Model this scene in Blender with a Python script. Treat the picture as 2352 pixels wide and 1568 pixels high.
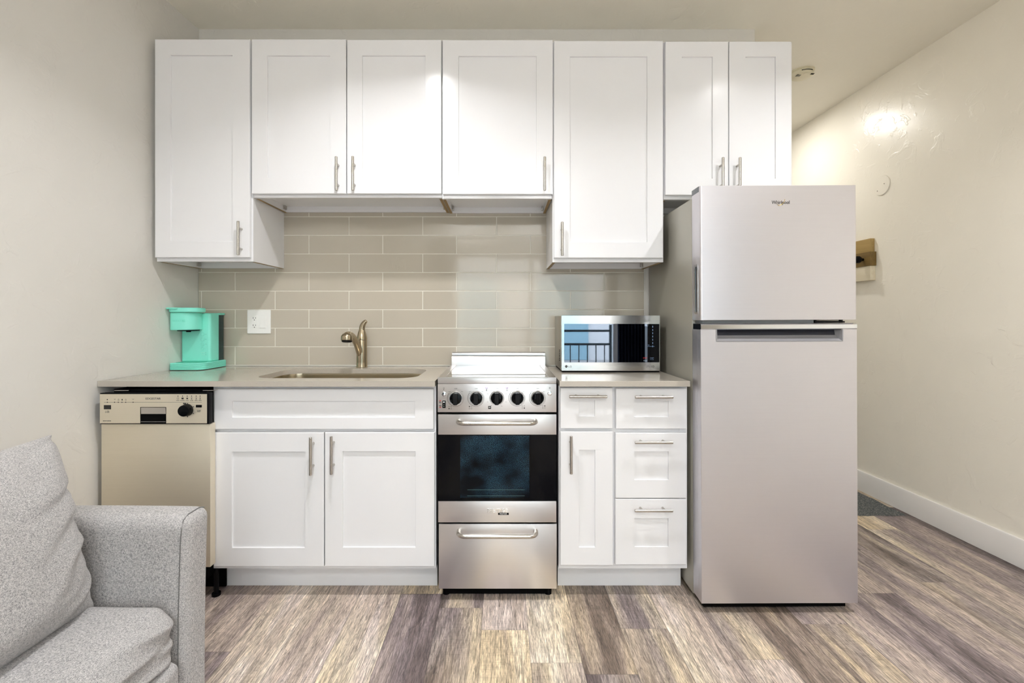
import bpy, bmesh, math, random
from mathutils import Vector, Matrix, noise as mnoise
random.seed(7)
SC = bpy.context.scene
COL = SC.collection
for o in list(bpy.data.objects): bpy.data.objects.remove(o)

# ------------------------------------------------------------------ camera
F, VX, VY, EYE, DIST = 1060.0, 1153.0, 730.0, 1.21, 2.56      # measured from the photograph
cam_d = bpy.data.cameras.new('camera'); cam = bpy.data.objects.new('camera', cam_d); COL.objects.link(cam)
cam.location = (0, -DIST, EYE); cam.rotation_euler = (math.pi/2, 0, 0)
cam_d.sensor_width = 36; cam_d.lens = F/2352*36
cam_d.shift_x = (1176-VX)/2352; cam_d.shift_y = -(784-VY)/2352
cam_d.clip_start = .02
SC.camera = cam
# ------------------------------------------------------------------ world, exposure
w = bpy.data.worlds.new('world'); SC.world = w; w.use_nodes = True
bg = w.node_tree.nodes['Background']; bg.inputs[0].default_value = (.84, .92, 1, 1); bg.inputs[1].default_value = 10
vs = SC.view_settings
vs.view_transform = 'Standard'; vs.look = 'None'; vs.gamma = 1; vs.use_curve_mapping = False; vs.exposure = 0.03
SC.cycles.max_bounces = 10; SC.cycles.diffuse_bounces = 6; SC.cycles.glossy_bounces = 5
SC.cycles.use_denoising = True
LAMPS = [  # x, y, watts, colour, disc diameter, beam spread
    (-.415, -1.20, 17.5, (.985, .985, 1), .11, 130), (1.45, -1.22, 14.5, (.985, .985, 1), .11, 130), (-.5, -3.75, 16, (.97, .985, 1), .5, 180),
    (.45, -3.75, 16, (.97, .985, 1), .5, 180), (1.95, 1.15, 10, (1, .975, .93), .11, 180)]  # the two wide discs are added fill from behind the camera
# daylight through the glass door behind the camera: a portal that only guides sampling of the sky
pd = bpy.data.lights.new('window_portal', 'AREA'); pd.shape = 'RECTANGLE'; pd.size = 2.3; pd.size_y = 2.1
pd.cycles.is_portal = True
po = bpy.data.objects.new('window_portal', pd); COL.objects.link(po); po.location = (.45, -4.22, 1.08); po.rotation_euler = (math.pi/2, 0, 0)

# ------------------------------------------------------------------ geometry helpers
def X(px, s): return (px-VX)/s
def Z(py, s): return EYE+(VY-py)/s
def Y(s): return F/s-DIST

def srgb(r, g, b):
    f = lambda c: (c/255/12.92) if c/255 <= .04045 else ((c/255+.055)/1.055)**2.4
    return (f(r), f(g), f(b), 1)

AX = {'z': lambda u, v, a: (u, v, a), 'y': lambda u, v, a: (u, a, v), 'x': lambda u, v, a: (a, u, v)}

def rrect(x0, x1, y0, y1, r, n=6):
    if not isinstance(r, (list, tuple)): r = [r]*4
    pts = []
    for (cx, cy, a0, rr) in ((x1, y1, 0, r[0]), (x0, y1, 90, r[1]), (x0, y0, 180, r[2]), (x1, y0, 270, r[3])):
        sx = -1 if cx == x1 else 1; sy = -1 if cy == y1 else 1
        if rr <= 0: pts.append((cx, cy)); continue
        for i in range(n+1):
            a = math.radians(a0+90*i/n)
            pts.append((cx+sx*rr+rr*math.cos(a), cy+sy*rr+rr*math.sin(a)))
    return pts

def inset(pts, d):
    n = len(pts); out = []
    area = sum(pts[i][0]*pts[(i+1) % n][1]-pts[(i+1) % n][0]*pts[i][1] for i in range(n))
    sg = 1 if area > 0 else -1
    for i in range(n):
        p0, p1, p2 = Vector(pts[i-1]), Vector(pts[i]), Vector(pts[(i+1) % n])
        e1 = (p1-p0); e2 = (p2-p1)
        if e1.length < 1e-9 or e2.length < 1e-9: out.append(tuple(p1)); continue
        e1.normalize(); e2.normalize()
        n1 = Vector((-e1.y, e1.x))*sg; n2 = Vector((-e2.y, e2.x))*sg
        m = (n1+n2)
        if m.length < 1e-6: out.append(tuple(p1)); continue
        m.normalize(); c = max(.35, m.dot(n1))
        out.append(tuple(p1+m*(d/c)))
    return out

class MB:
    def __init__(s): s.bm = bmesh.new()
    def ring(s, pts, f): return [s.bm.verts.new(f(p)) for p in pts]
    def skin(s, rings, closed=True, cap=True):
        n = len(rings[0])
        for a, b in zip(rings, rings[1:]):
            for i in range(n if closed else n-1):
                j = (i+1) % n
                try: s.bm.faces.new((a[i], a[j], b[j], b[i]))
                except ValueError: pass
        if cap:
            for r in (rings[0], rings[-1]):
                try: s.bm.faces.new(r)
                except ValueError: pass
        return s
    def extrude(s, pts, a0, a1, axis='z', bev=0):
        g = AX[axis]; L = []
        if bev:
            ip = inset(pts, bev); sg = 1 if a1 > a0 else -1
            seq = [(ip, a0), (pts, a0+sg*bev), (pts, a1-sg*bev), (ip, a1)]
        else: seq = [(pts, a0), (pts, a1)]
        for q, a in seq: L.append([s.bm.verts.new(g(u, v, a)) for u, v in q])
        return s.skin(L)
    def box(s, x0, x1, y0, y1, z0, z1, bev=0):
        tb = bmesh.new()
        bmesh.ops.create_cube(tb, size=1)
        for v in tb.verts:
            v.co = Vector(((x0+x1)/2+v.co.x*(x1-x0), (y0+y1)/2+v.co.y*(y1-y0), (z0+z1)/2+v.co.z*(z1-z0)))
        if bev: bmesh.ops.bevel(tb, geom=list(tb.edges), offset=bev, segments=2, profile=.6, affect='EDGES')
        s.merge(tb); return s
    def merge(s, tb):
        mp = {v: s.bm.verts.new(v.co) for v in tb.verts}
        for f in tb.faces: 
            try: s.bm.faces.new([mp[v] for v in f.verts])
            except ValueError: pass
        tb.free()
    def holed(s, outer, inner, a0, a1, axis='z'):
        g = AX[axis]
        for a in (a0, a1):
            tb = bmesh.new(); es = []
            for lp in (outer, inner):
                vs_ = [tb.verts.new(g(u, v, a)) for u, v in lp]
                for i in range(len(vs_)): es.append(tb.edges.new((vs_[i], vs_[(i+1) % len(vs_)])))
            bmesh.ops.triangle_fill(tb, use_beauty=True, use_dissolve=False, edges=es)
            s.merge(tb)
        for lp in (outer, inner):
            A = [s.bm.verts.new(g(u, v, a0)) for u, v in lp]; B = [s.bm.verts.new(g(u, v, a1)) for u, v in lp]
            s.skin([A, B], cap=False)
        bmesh.ops.remove_doubles(s.bm, verts=list(s.bm.verts), dist=1e-6)
        return s
    def cyl(s, p0, p1, r0, r1=None, n=24, bev=0):
        r1 = r0 if r1 is None else r1
        p0, p1 = Vector(p0), Vector(p1); d = (p1-p0); L = d.length; d.normalize()
        u = d.orthogonal().normalized(); v = d.cross(u)
        if bev: seq = [(0, r0-bev), (bev, r0), (L-bev, r1), (L, r1-bev)]
        else: seq = [(0, r0), (L, r1)]
        rings = [[s.bm.verts.new(p0+d*t+(u*math.cos(2*math.pi*i/n)+v*math.sin(2*math.pi*i/n))*r) for i in range(n)] for t, r in seq]
        return s.skin(rings)
    def lathe(s, c, axis, prof, n=32):
        c = Vector(c); d = Vector(axis).normalized(); u = d.orthogonal().normalized(); v = d.cross(u)
        rings = [[s.bm.verts.new(c+d*t+(u*math.cos(2*math.pi*i/n)+v*math.sin(2*math.pi*i/n))*max(r, 1e-4)) for i in range(n)] for r, t in prof]
        return s.skin(rings)
    def tube(s, pts, rad, n=14, flat=None):
        pts = [Vector(p) for p in pts]; m = len(pts)
        rad = rad if isinstance(rad, (list, tuple)) else [rad]*m
        t0 = (pts[1]-pts[0]).normalized(); u = t0.orthogonal().normalized(); rings = []
        if flat: u = Vector(flat)
        for i, p in enumerate(pts):
            t = (pts[min(i+1, m-1)]-pts[max(i-1, 0)]).normalized()
            u = (u-t*u.dot(t)).normalized(); v = t.cross(u)
            ra = rad[i] if isinstance(rad[i], tuple) else (rad[i], rad[i])
            rings.append([s.bm.verts.new(p+u*math.cos(2*math.pi*k/n)*ra[0]+v*math.sin(2*math.pi*k/n)*ra[1]) for k in range(n)])
        return s.skin(rings)
    def text(s, string, x, y, z, size, depth=.0004, align='CENTER', mat=None, stretch=1):
        cu = bpy.data.curves.new('t', 'FONT'); cu.body = string; cu.size = size; cu.extrude = depth; cu.align_x = align; cu.align_y = 'CENTER'
        cu.resolution_u = 3
        ob = bpy.data.objects.new('t', cu); COL.objects.link(ob)
        dg = bpy.context.evaluated_depsgraph_get(); me = bpy.data.meshes.new_from_object(ob.evaluated_get(dg))
        M = mat or (Matrix.Translation((x, y, z)) @ Matrix.Rotation(math.pi/2, 4, 'X') @ Matrix.Diagonal((stretch, 1, 1, 1)))
        me.transform(M); tb = bmesh.new(); tb.from_mesh(me); s.merge(tb)
        bpy.data.objects.remove(ob); bpy.data.curves.remove(cu); bpy.data.meshes.remove(me); return s
    def xf(s, M): bmesh.ops.transform(s.bm, matrix=M, verts=list(s.bm.verts)); return s
    def build(s, name, mat, parent=None, sharp=35, recalc=True):
        if recalc: bmesh.ops.recalc_face_normals(s.bm, faces=list(s.bm.faces))
        off = Vector(parent.get('_o', (0, 0, 0))) if parent else Vector((0, 0, 0))
        if parent: bmesh.ops.translate(s.bm, vec=-off, verts=list(s.bm.verts))
        for f in s.bm.faces: f.smooth = True
        th = math.radians(sharp)
        for e in s.bm.edges:
            if len(e.link_faces) != 2 or e.calc_face_angle(0) > th: e.smooth = False
        me = bpy.data.meshes.new(name); s.bm.to_mesh(me); s.bm.free()
        me.materials.append(mat)
        o = bpy.data.objects.new(name, me); COL.objects.link(o)
        if parent: o.parent = parent; o['_o'] = tuple(off)
        return o

def thing(name, label, cat, loc=(0, 0, 0), group=None):
    o = bpy.data.objects.new(name, None); COL.objects.link(o); o.location = loc; o.empty_display_size = .05
    o['label'] = label; o['category'] = cat; o['_o'] = tuple(loc)
    if group: o['group'] = group
    return o
def tag(o, label, cat, group=None):
    o['label'] = label; o['category'] = cat
    if group: o['group'] = group
    return o
def struct(o, label=None):
    o['kind'] = 'structure'
    if label: o['label'] = label
    return o

def rbox(c, h, r, n=26, crown=(0, 0, 0)):
    """rounded soft box, crown = extra bulge per axis"""
    m = MB(); h = Vector(h); c = Vector(c)
    bmesh.ops.create_cube(m.bm, size=2)
    bmesh.ops.subdivide_edges(m.bm, edges=list(m.bm.edges), cuts=n, use_grid_fill=True)
    for v in m.bm.verts:
        p = v.co.copy()
        for k in range(3): p[k] = math.copysign(abs(p[k])**.75, p[k]) if abs(p[k]) < 1 else p[k]
        q = Vector([p[k]*h[k] for k in range(3)])
        qq = Vector([max(-(h[k]-r), min(h[k]-r, q[k])) for k in range(3)])
        d = q-qq
        if d.length > 1e-9: q = qq+d.normalized()*r
        e = Vector([q[k]/h[k] for k in range(3)])
        for k in range(3):
            a, b = [j for j in range(3) if j != k]
            q[k] += crown[k]*e[k]*(1-e[a]**2)*(1-e[b]**2)
        v.co = q+c
    return m

# ------------------------------------------------------------------ materials
def new_mat(name):
    m = bpy.data.materials.new(name); m.use_nodes = True
    return m, m.node_tree.nodes, m.node_tree.links, m.node_tree.nodes['Principled BSDF']
def N(nt, t, **kw):
    n = nt.new(t)
    for k, v in kw.items():
        if k.startswith('i_'):
            key = k[2:]; key = int(key) if key.isdigit() else key.replace('_', ' ')
            n.inputs[key].default_value = v
        else: setattr(n, k, v)
    return n
def plain(name, col, rough=.5, metal=0, coat=0, spec=.5, emit=None, es=0):
    m, nt, L, b = new_mat(name)
    b.inputs['Base Color'].default_value = col; b.inputs['Roughness'].default_value = rough; b.inputs['Metallic'].default_value = metal
    b.inputs['Coat Weight'].default_value = coat; b.inputs['Coat Roughness'].default_value = .03; b.inputs['Specular IOR Level'].default_value = spec
    if emit: b.inputs['Emission Color'].default_value = emit; b.inputs['Emission Strength'].default_value = es
    return m
def coords(nt, L, scale=(1, 1, 1), which='Object'):
    tc = nt.new('ShaderNodeTexCoord'); mp = nt.new('ShaderNodeMapping'); mp.inputs['Scale'].default_value = scale
    L.new(tc.outputs[which], mp.inputs[0]); return mp.outputs[0]
def bump(nt, L, b, height, strength, dist=.002):
    bp = nt.new('ShaderNodeBump'); bp.inputs['Strength'].default_value = strength; bp.inputs['Distance'].default_value = dist
    L.new(height, bp.inputs['Height']); L.new(bp.outputs[0], b.inputs['Normal']); return bp

def wall_mat(name, col, rough=.5, st=.5, spec=.5):
    m, nt, L, b = new_mat(name)
    b.inputs['Roughness'].default_value = rough; b.inputs['Specular IOR Level'].default_value = spec
    v = coords(nt, L)
    n1 = N(nt, 'ShaderNodeTexNoise', i_Scale=4.0, i_Detail=3.0); L.new(v, n1.inputs['Vector'])
    n2 = N(nt, 'ShaderNodeTexNoise', i_Scale=55.0, i_Detail=4.0, i_Distortion=.6); L.new(v, n2.inputs['Vector'])
    n3 = N(nt, 'ShaderNodeTexNoise', i_Scale=9.0, i_Detail=5.0, i_Distortion=1.5); L.new(v, n3.inputs['Vector'])
    r = N(nt, 'ShaderNodeValToRGB'); r.color_ramp.elements[0].position = .55; r.color_ramp.elements[1].position = .62; L.new(n3.outputs[0], r.inputs[0])
    mul = N(nt, 'ShaderNodeMath', operation='MULTIPLY'); L.new(n2.outputs[0], mul.inputs[0]); L.new(r.outputs[0], mul.inputs[1])
    ad = N(nt, 'ShaderNodeMath', operation='ADD'); L.new(mul.outputs[0], ad.inputs[0]); L.new(n1.outputs[0], ad.inputs[1])
    bump(nt, L, b, ad.outputs[0], st, .0035)
    mx = N(nt, 'ShaderNodeMix', data_type='RGBA'); mx.inputs[6].default_value = col
    mx.inputs[7].default_value = tuple(c*.95 for c in col[:3])+(1,); L.new(n1.outputs[0], mx.inputs[0]); L.new(mx.outputs[2], b.inputs['Base Color'])
    return m

def steel_mat(name, col, rough=.3, scale=(3, 200, 200), st=.06, aniso=.4, var=.1):
    m, nt, L, b = new_mat(name)
    b.inputs['Metallic'].default_value = 1; b.inputs['Anisotropic'].default_value = 0
    v = coords(nt, L, scale)
    n1 = N(nt, 'ShaderNodeTexNoise', i_Scale=1.0, i_Detail=3.0); L.new(v, n1.inputs['Vector'])
    v2 = coords(nt, L); n2 = N(nt, 'ShaderNodeTexNoise', i_Scale=3.0, i_Detail=2.0); L.new(v2, n2.inputs['Vector'])
    mr = N(nt, 'ShaderNodeMapRange'); mr.inputs[3].default_value = rough-var*.5; mr.inputs[4].default_value = rough+var*.5
    L.new(n1.outputs[0], mr.inputs[0]); L.new(mr.outputs[0], b.inputs['Roughness'])
    mx = N(nt, 'ShaderNodeMix', data_type='RGBA'); mx.inputs[6].default_value = col; mx.inputs[7].default_value = tuple(c*(1-var) for c in col[:3])+(1,)
    L.new(n1.outputs[0], mx.inputs[0]); L.new(mx.outputs[2], b.inputs['Base Color'])
    return m

def fabric_mat(name, light, dark, scale=1):
    m, nt, L, b = new_mat(name)
    b.inputs['Roughness'].default_value = .95; b.inputs['Specular IOR Level'].default_value = .15; b.inputs['Sheen Weight'].default_value = .15
    v = coords(nt, L)
    n1 = N(nt, 'ShaderNodeTexNoise', i_Scale=420.0*scale, i_Detail=3.0); L.new(v, n1.inputs['Vector'])
    va = coords(nt, L, (1500, 200, 200)); na = N(nt, 'ShaderNodeTexNoise', i_Scale=1.0, i_Detail=2.0); L.new(va, na.inputs['Vector'])
    vb = coords(nt, L, (200, 200, 1500)); nb = N(nt, 'ShaderNodeTexNoise', i_Scale=1.0, i_Detail=2.0); L.new(vb, nb.inputs['Vector'])
    vc = coords(nt, L, (200, 1500, 200)); nc = N(nt, 'ShaderNodeTexNoise', i_Scale=1.0, i_Detail=2.0); L.new(vc, nc.inputs['Vector'])
    a1 = N(nt, 'ShaderNodeMath', operation='ADD'); L.new(na.outputs[0], a1.inputs[0]); L.new(nb.outputs[0], a1.inputs[1])
    a2 = N(nt, 'ShaderNodeMath', operation='ADD'); L.new(a1.outputs[0], a2.inputs[0]); L.new(nc.outputs[0], a2.inputs[1])
    a3 = N(nt, 'ShaderNodeMath', operation='MULTIPLY_ADD'); L.new(n1.outputs[0], a3.inputs[0]); a3.inputs[1].default_value = 1.6; L.new(a2.outputs[0], a3.inputs[2])
    mr = N(nt, 'ShaderNodeMapRange'); mr.inputs[1].default_value = 1.85; mr.inputs[2].default_value = 2.7; L.new(a3.outputs[0], mr.inputs[0])
    mx = N(nt, 'ShaderNodeMix', data_type='RGBA'); mx.inputs[6].default_value = dark; mx.inputs[7].default_value = light
    L.new(mr.outputs[0], mx.inputs[0]); L.new(mx.outputs[2], b.inputs['Base Color'])
    bump(nt, L, b, mr.outputs[0], .5, .0012)
    return m

def floor_mat():
    m, nt, L, b = new_mat('wood_plank_floor')
    tc = nt.new('ShaderNodeTexCoord'); sp = nt.new('ShaderNodeSeparateXYZ'); L.new(tc.outputs['Object'], sp.inputs[0])
    def M(op, a, bb=None, c=None):
        n = N(nt, 'ShaderNodeMath', operation=op)
        for i, q in enumerate((a, bb, c)):
            if q is None: continue
            if isinstance(q, (int, float)): n.inputs[i].default_value = q
            else: L.new(q, n.inputs[i])
        return n.outputs[0]
    def VEC(x, y, z=0):
        n = N(nt, 'ShaderNodeCombineXYZ')
        for i, q in enumerate((x, y, z)):
            if isinstance(q, (int, float)): n.inputs[i].default_value = q
            else: L.new(q, n.inputs[i])
        return n.outputs[0]
    def NZ(v, sc=1, det=3, dist=0, rough=.5):
        n = N(nt, 'ShaderNodeTexNoise', i_Scale=float(sc), i_Detail=float(det), i_Distortion=float(dist), i_Roughness=float(rough)); L.new(v, n.inputs['Vector']); return n.outputs[0]
    def MR(v, a, bb, c=0, d=1):
        n = N(nt, 'ShaderNodeMapRange'); L.new(v, n.inputs[0])
        for i, q in enumerate((a, bb, c, d)): n.inputs[i+1].default_value = q
        return n.outputs[0]
    x, y = sp.outputs[0], sp.outputs[1]
    W, LEN = .181, 1.22
    xs = M('DIVIDE', M('ADD', x, 3.881), W); ix = M('FLOOR', xs); fx = M('FRACT', xs)
    wn = N(nt, 'ShaderNodeTexWhiteNoise', noise_dimensions='1D'); L.new(M('ADD', ix, 11.3), wn.inputs['W'])
    ys = M('DIVIDE', M('ADD', y, M('MULTIPLY_ADD', wn.outputs[0], LEN, 9)), LEN); iy = M('FLOOR', ys); fy = M('FRACT', ys)
    wn2 = N(nt, 'ShaderNodeTexWhiteNoise', noise_dimensions='2D'); L.new(VEC(ix, iy), wn2.inputs['Vector']); rnd = wn2.outputs[0]
    wn3 = N(nt, 'ShaderNodeTexWhiteNoise', noise_dimensions='2D'); L.new(VEC(M('ADD', ix, 40), iy), wn3.inputs['Vector']); rnd2 = wn3.outputs[0]
    sh = M('MULTIPLY', rnd, 37)
    broad = NZ(VEC(M('MULTIPLY', x, 11), M('MULTIPLY', y, 1.3), sh), 1, 3, .6)
    tone = M('ADD', M('MULTIPLY', rnd, .78), M('MULTIPLY', M('SUBTRACT', broad, .5), 2.0)); tone = M('ADD', tone, .10)
    cr = N(nt, 'ShaderNodeValToRGB'); L.new(tone, cr.inputs[0])
    el = cr.color_ramp.elements
    cols = [(.0, srgb(116, 104, 98)), (.22, srgb(150, 138, 133)), (.42, srgb(176, 163, 151)), (.62, srgb(196, 182, 163)), (.82, srgb(214, 200, 178)), (1, srgb(228, 216, 199))]
    el[0].position, el[0].color = cols[0]; el[1].position, el[1].color = cols[-1]
    for p, c in cols[1:-1]: e = el.new(p); e.color = c
    # purple-grey and ochre casts
    pn = NZ(VEC(M('MULTIPLY', x, 6), M('MULTIPLY', y, .8), M('ADD', sh, 5)), 1, 2, .4)
    pur = M('MULTIPLY', MR(M('ADD', pn, M('MULTIPLY', rnd2, .5)), .64, .82), .8)
    och = M('MULTIPLY', MR(M('ADD', pn, M('MULTIPLY', rnd2, .5)), .68, .46), .5)
    m1 = N(nt, 'ShaderNodeMix', data_type='RGBA', blend_type='MULTIPLY'); L.new(pur, m1.inputs[0]); L.new(cr.outputs[0], m1.inputs[6]); m1.inputs[7].default_value = (.78, .735, .83, 1)
    m2 = N(nt, 'ShaderNodeMix', data_type='RGBA', blend_type='MULTIPLY'); L.new(och, m2.inputs[0]); L.new(m1.outputs[2], m2.inputs[6]); m2.inputs[7].default_value = (1.0, .87, .64, 1)
    # grain
    g1 = NZ(VEC(M('MULTIPLY', x, 150), M('MULTIPLY', y, 9), sh), 1, 5, 1.0, .66)
    g2 = NZ(VEC(M('MULTIPLY', x, 460), M('MULTIPLY', y, 34), sh), 1, 3, .5)
    g3 = NZ(VEC(M('MULTIPLY', x, 22), M('MULTIPLY', y, 240), sh), 1, 2, .3)
    mask = MR(NZ(VEC(M('MULTIPLY', x, 5), M('MULTIPLY', y, 3), M('ADD', sh, 9)), 1, 1), .52, .62)
    gr = MR(g1, .36, .60, .50, 1.16); gg = MR(g2, .34, .66, .62, 1.3)
    cross = M('SUBTRACT', 1, M('MULTIPLY', M('MULTIPLY', MR(g3, .45, .62), mask), .14))
    ck = NZ(VEC(M('MULTIPLY', x, 34), M('MULTIPLY', y, 2.6), M('ADD', sh, 3)), 1, 3, 2.2)
    ca = M('ABSOLUTE', M('SUBTRACT', ck, .5)); crack = MR(ca, 0, .022, .58, 1)
    fig = MR(M('FRACT', M('MULTIPLY', ck, 9)), 0, 1, .86, 1.06); cross = M('MULTIPLY', cross, M('MULTIPLY', crack, fig))
    tot = M('MULTIPLY', M('MULTIPLY', M('MULTIPLY', gr, gg), cross), 1.12)
    ex = M('MULTIPLY', MR(fx, 0, .012, .45, 1), MR(fx, 1, .988, .45, 1)); ey = MR(fy, 0, .0022, .5, 1)
    tot = M('MULTIPLY', tot, M('MULTIPLY', ex, ey))
    m3 = N(nt, 'ShaderNodeMix', data_type='RGBA', blend_type='MULTIPLY'); m3.inputs[0].default_value = 1; L.new(m2.outputs[2], m3.inputs[6])
    cc = N(nt, 'ShaderNodeCombineColor'); [L.new(tot, cc.inputs[i]) for i in range(3)]; L.new(cc.outputs[0], m3.inputs[7])
    L.new(m3.outputs[2], b.inputs['Base Color']); b.inputs['Roughness'].default_value = .5
    bump(nt, L, b, tot, .6, .0015)
    return m

def speckle(name, base, spot, scale=350, thr=.62, rough=.3, amount=1, soft=.03):
    m, nt, L, b = new_mat(name); v = coords(nt, L)
    n = N(nt, 'ShaderNodeTexNoise', i_Scale=float(scale), i_Detail=2.0); L.new(v, n.inputs['Vector'])
    r = N(nt, 'ShaderNodeMapRange'); r.inputs[1].default_value = thr; r.inputs[2].default_value = thr+soft; r.inputs[4].default_value = amount; L.new(n.outputs[0], r.inputs[0])
    mx = N(nt, 'ShaderNodeMix', data_type='RGBA'); mx.inputs[6].default_value = base; mx.inputs[7].default_value = spot
    L.new(r.outputs[0], mx.inputs[0]); L.new(mx.outputs[2], b.inputs['Base Color']); b.inputs['Roughness'].default_value = rough
    return m

def wood_mat(name, c1, c2, sc=(25, 3, 120)):
    m, nt, L, b = new_mat(name); v = coords(nt, L, sc)
    n = N(nt, 'ShaderNodeTexNoise', i_Scale=1.0, i_Detail=4.0, i_Distortion=.8); L.new(v, n.inputs['Vector'])
    mx = N(nt, 'ShaderNodeMix', data_type='RGBA'); mx.inputs[6].default_value = c1; mx.inputs[7].default_value = c2
    L.new(n.outputs[0], mx.inputs[0]); L.new(mx.outputs[2], b.inputs['Base Color']); b.inputs['Roughness'].default_value = .5
    bump(nt, L, b, n.outputs[0], .3, .001); return m

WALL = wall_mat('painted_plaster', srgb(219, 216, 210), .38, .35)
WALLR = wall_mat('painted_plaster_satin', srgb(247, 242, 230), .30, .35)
CEIL = wall_mat('painted_ceiling', srgb(250, 246, 234), .6, .25)
TRIM = plain('trim_paint', srgb(236, 233, 230), .35)
CAB = plain('cabinet_lacquer', srgb(229, 229, 231), .20, spec=.45)
CABIN = plain('cabinet_interior_board', srgb(225, 222, 212), .45)
RAW = wood_mat('raw_plywood_edge', srgb(120, 92, 50), srgb(176, 148, 100))
FLOOR = floor_mat()
NICK = plain('satin_nickel', srgb(190, 185, 178), .27, 1)
STEEL = steel_mat('brushed_stainless', srgb(220, 217, 216), .30, (3, 300, 300), .05, 0, .045)
STEELP = steel_mat('polished_stainless', srgb(206, 202, 198), .13, (4, 300, 300), .02, .2, .04)
DWST = steel_mat('dishwasher_champagne_steel', srgb(238, 230, 213), .58, (4, 300, 300), .03, 0, .04)
FRST = steel_mat('fridge_steel', srgb(218, 215, 219), .42, (4, 350, 350), .03, 0, .04)
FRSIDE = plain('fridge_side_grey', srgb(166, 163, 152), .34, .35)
FRGREY = plain('fridge_trim_grey', srgb(112, 116, 120), .35, .4)
CHROME = plain('chrome', srgb(225, 226, 228), .08, 1)
BLACK = plain('black_plastic', srgb(9, 9, 11), .4, spec=.12)
BLKM = plain('matte_black', srgb(6, 6, 7), .7, spec=.08)
GLOSSB = plain('black_gloss', srgb(5, 6, 9), .05, 0, 0, .14)
INK = plain('black_ink', srgb(35, 33, 32), .5)
INKR = plain('red_ink', srgb(190, 60, 50), .5)
WHITEP = plain('white_plastic', srgb(240, 240, 238), .3)
WHITEI = plain('white_ink', srgb(215, 215, 215), .5)
MINT = plain('mint_plastic', srgb(134, 232, 212), .38)
MINTD = plain('mint_plastic_dark', srgb(84, 190, 162), .4)  # deeper mint for the drip tray
QUARTZ = speckle('taupe_quartz', srgb(180, 173, 162), srgb(150, 142, 130), 260, .60, .13, .5, .12)
TILE = plain('taupe_glass_tile', srgb(187, 179, 164), .09, 0, .5)
GROUT = plain('white_grout', srgb(222, 219, 208), .8)
SOFA = fabric_mat('grey_tweed', srgb(211, 208, 206), srgb(103, 102, 104), 1.7)
BRASS = steel_mat('sink_steel', srgb(196, 184, 160), .25, (3, 100, 100), .03)
FAUC = steel_mat('brushed_nickel_faucet', srgb(176, 162, 138), .22, (300, 300, 6), .02, .3)

STEEL.node_tree.nodes['Principled BSDF'].inputs['Anisotropic'].default_value = .7
STEEL.node_tree.nodes['Principled BSDF'].inputs['Anisotropic Rotation'].default_value = .25
# glass tile gets a faint waviness so reflections bend as in the photograph
_n = TILE.node_tree.nodes; _l = TILE.node_tree.links
_v = coords(_n, _l, (7, 7, 12)); _t = N(_n, 'ShaderNodeTexNoise', i_Scale=1.0, i_Detail=1.0); _l.new(_v, _t.inputs['Vector'])
bump(_n, _l, _n['Principled BSDF'], _t.outputs[0], .25, .004)

# ------------------------------------------------------------------ room shell
CEILZ, XR = 2.816, 2.52
def XL(y): return -1.686+.045*y
struct(MB().box(-2.1, 2.75, -4.25, 3.15, -.12, 0).build('floor', FLOOR))
struct(MB().box(-2.1, 2.75, -4.25, 3.15, CEILZ, CEILZ+.1).build('ceiling', CEIL))
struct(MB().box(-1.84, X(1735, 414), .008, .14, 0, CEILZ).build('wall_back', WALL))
struct(MB().box(X(1735, 414)-.13, X(1735, 414), .14, 3.0, 0, CEILZ).build('wall_hallway', WALL))
struct(MB().box(X(1735, 414)-.13, XR+.1, 3.0, 3.12, 0, CEILZ).build('wall_end', WALL))
wl = struct(MB().box(-.12, 0, -4.3, .3, 0, CEILZ).build('wall_left', WALL)); wl.location = (XL(0), 0, 0); wl.rotation_euler = (0, 0, -math.atan(.045))
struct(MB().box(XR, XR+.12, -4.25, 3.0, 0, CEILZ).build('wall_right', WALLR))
WX0, WX1, WZ1 = -.70, 1.52, 2.12
struct(MB().holed([(-2.1, 0), (XR+.1, 0), (XR+.1, CEILZ), (-2.1, CEILZ)], [(WX0, .04), (WX1, .04), (WX1, WZ1), (WX0, WZ1)], -4.12, -4.24, 'y').build('wall_front', WALL))
# skirting on the right wall: face 1.6 cm proud, 0.14 m high
bb = MB(); bb.extrude([(XR-.001, .002), (XR-.016, .002), (XR-.016, .128), (XR-.012, .140), (XR-.001, .140)], -4.1, 2.99, 'y'); struct(bb.build('baseboard_right', TRIM))

# glass sliding door behind the camera
wf = MB(); fw = .05
wf.holed([(WX0+.001, .041), (WX1-.001, .041), (WX1-.001, WZ1-.001), (WX0+.001, WZ1-.001)], [(WX0+fw, .09), (WX1-fw, .09), (WX1-fw, WZ1-fw), (WX0+fw, WZ1-fw)], -4.14, -4.22, 'y')
wf.box(.38, .45, -4.20, -4.15, .085, WZ1-fw+.004)
win = struct(wf.build('window_1', TRIM))
gm, gn, gl, gb = new_mat('window_glass'); gb.inputs['Transmission Weight'].default_value = 1; gb.inputs['Roughness'].default_value = 0; gb.inputs['IOR'].default_value = 1.05
MB().box(WX0+fw, WX1-fw, -4.183, -4.178, .09, WZ1-fw).build('pane', gm, win)
NAVY = plain('navy_curtain_cloth', srgb(38, 46, 66), .8)
def curtain(x0, x1, label):
    m = MB(); A = []; B = []
    n = 60
    for z in [0.03+i*(2.3)/12 for i in range(13)]:
        A.append([m.bm.verts.new((x0+(x1-x0)*i/n, -4.03+.028*math.sin(i*.9)*(1+.1*math.sin(z*3)), z)) for i in range(n+1)])
    m.skin(A, closed=False, cap=False)
    bmesh.ops.solidify(m.bm, geom=list(m.bm.faces), thickness=.003)
    tag(m.build('curtain', NAVY), label, 'curtain')
curtain(1.50, 1.86, 'navy curtain by the glass door, mirrored in the microwave')
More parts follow.
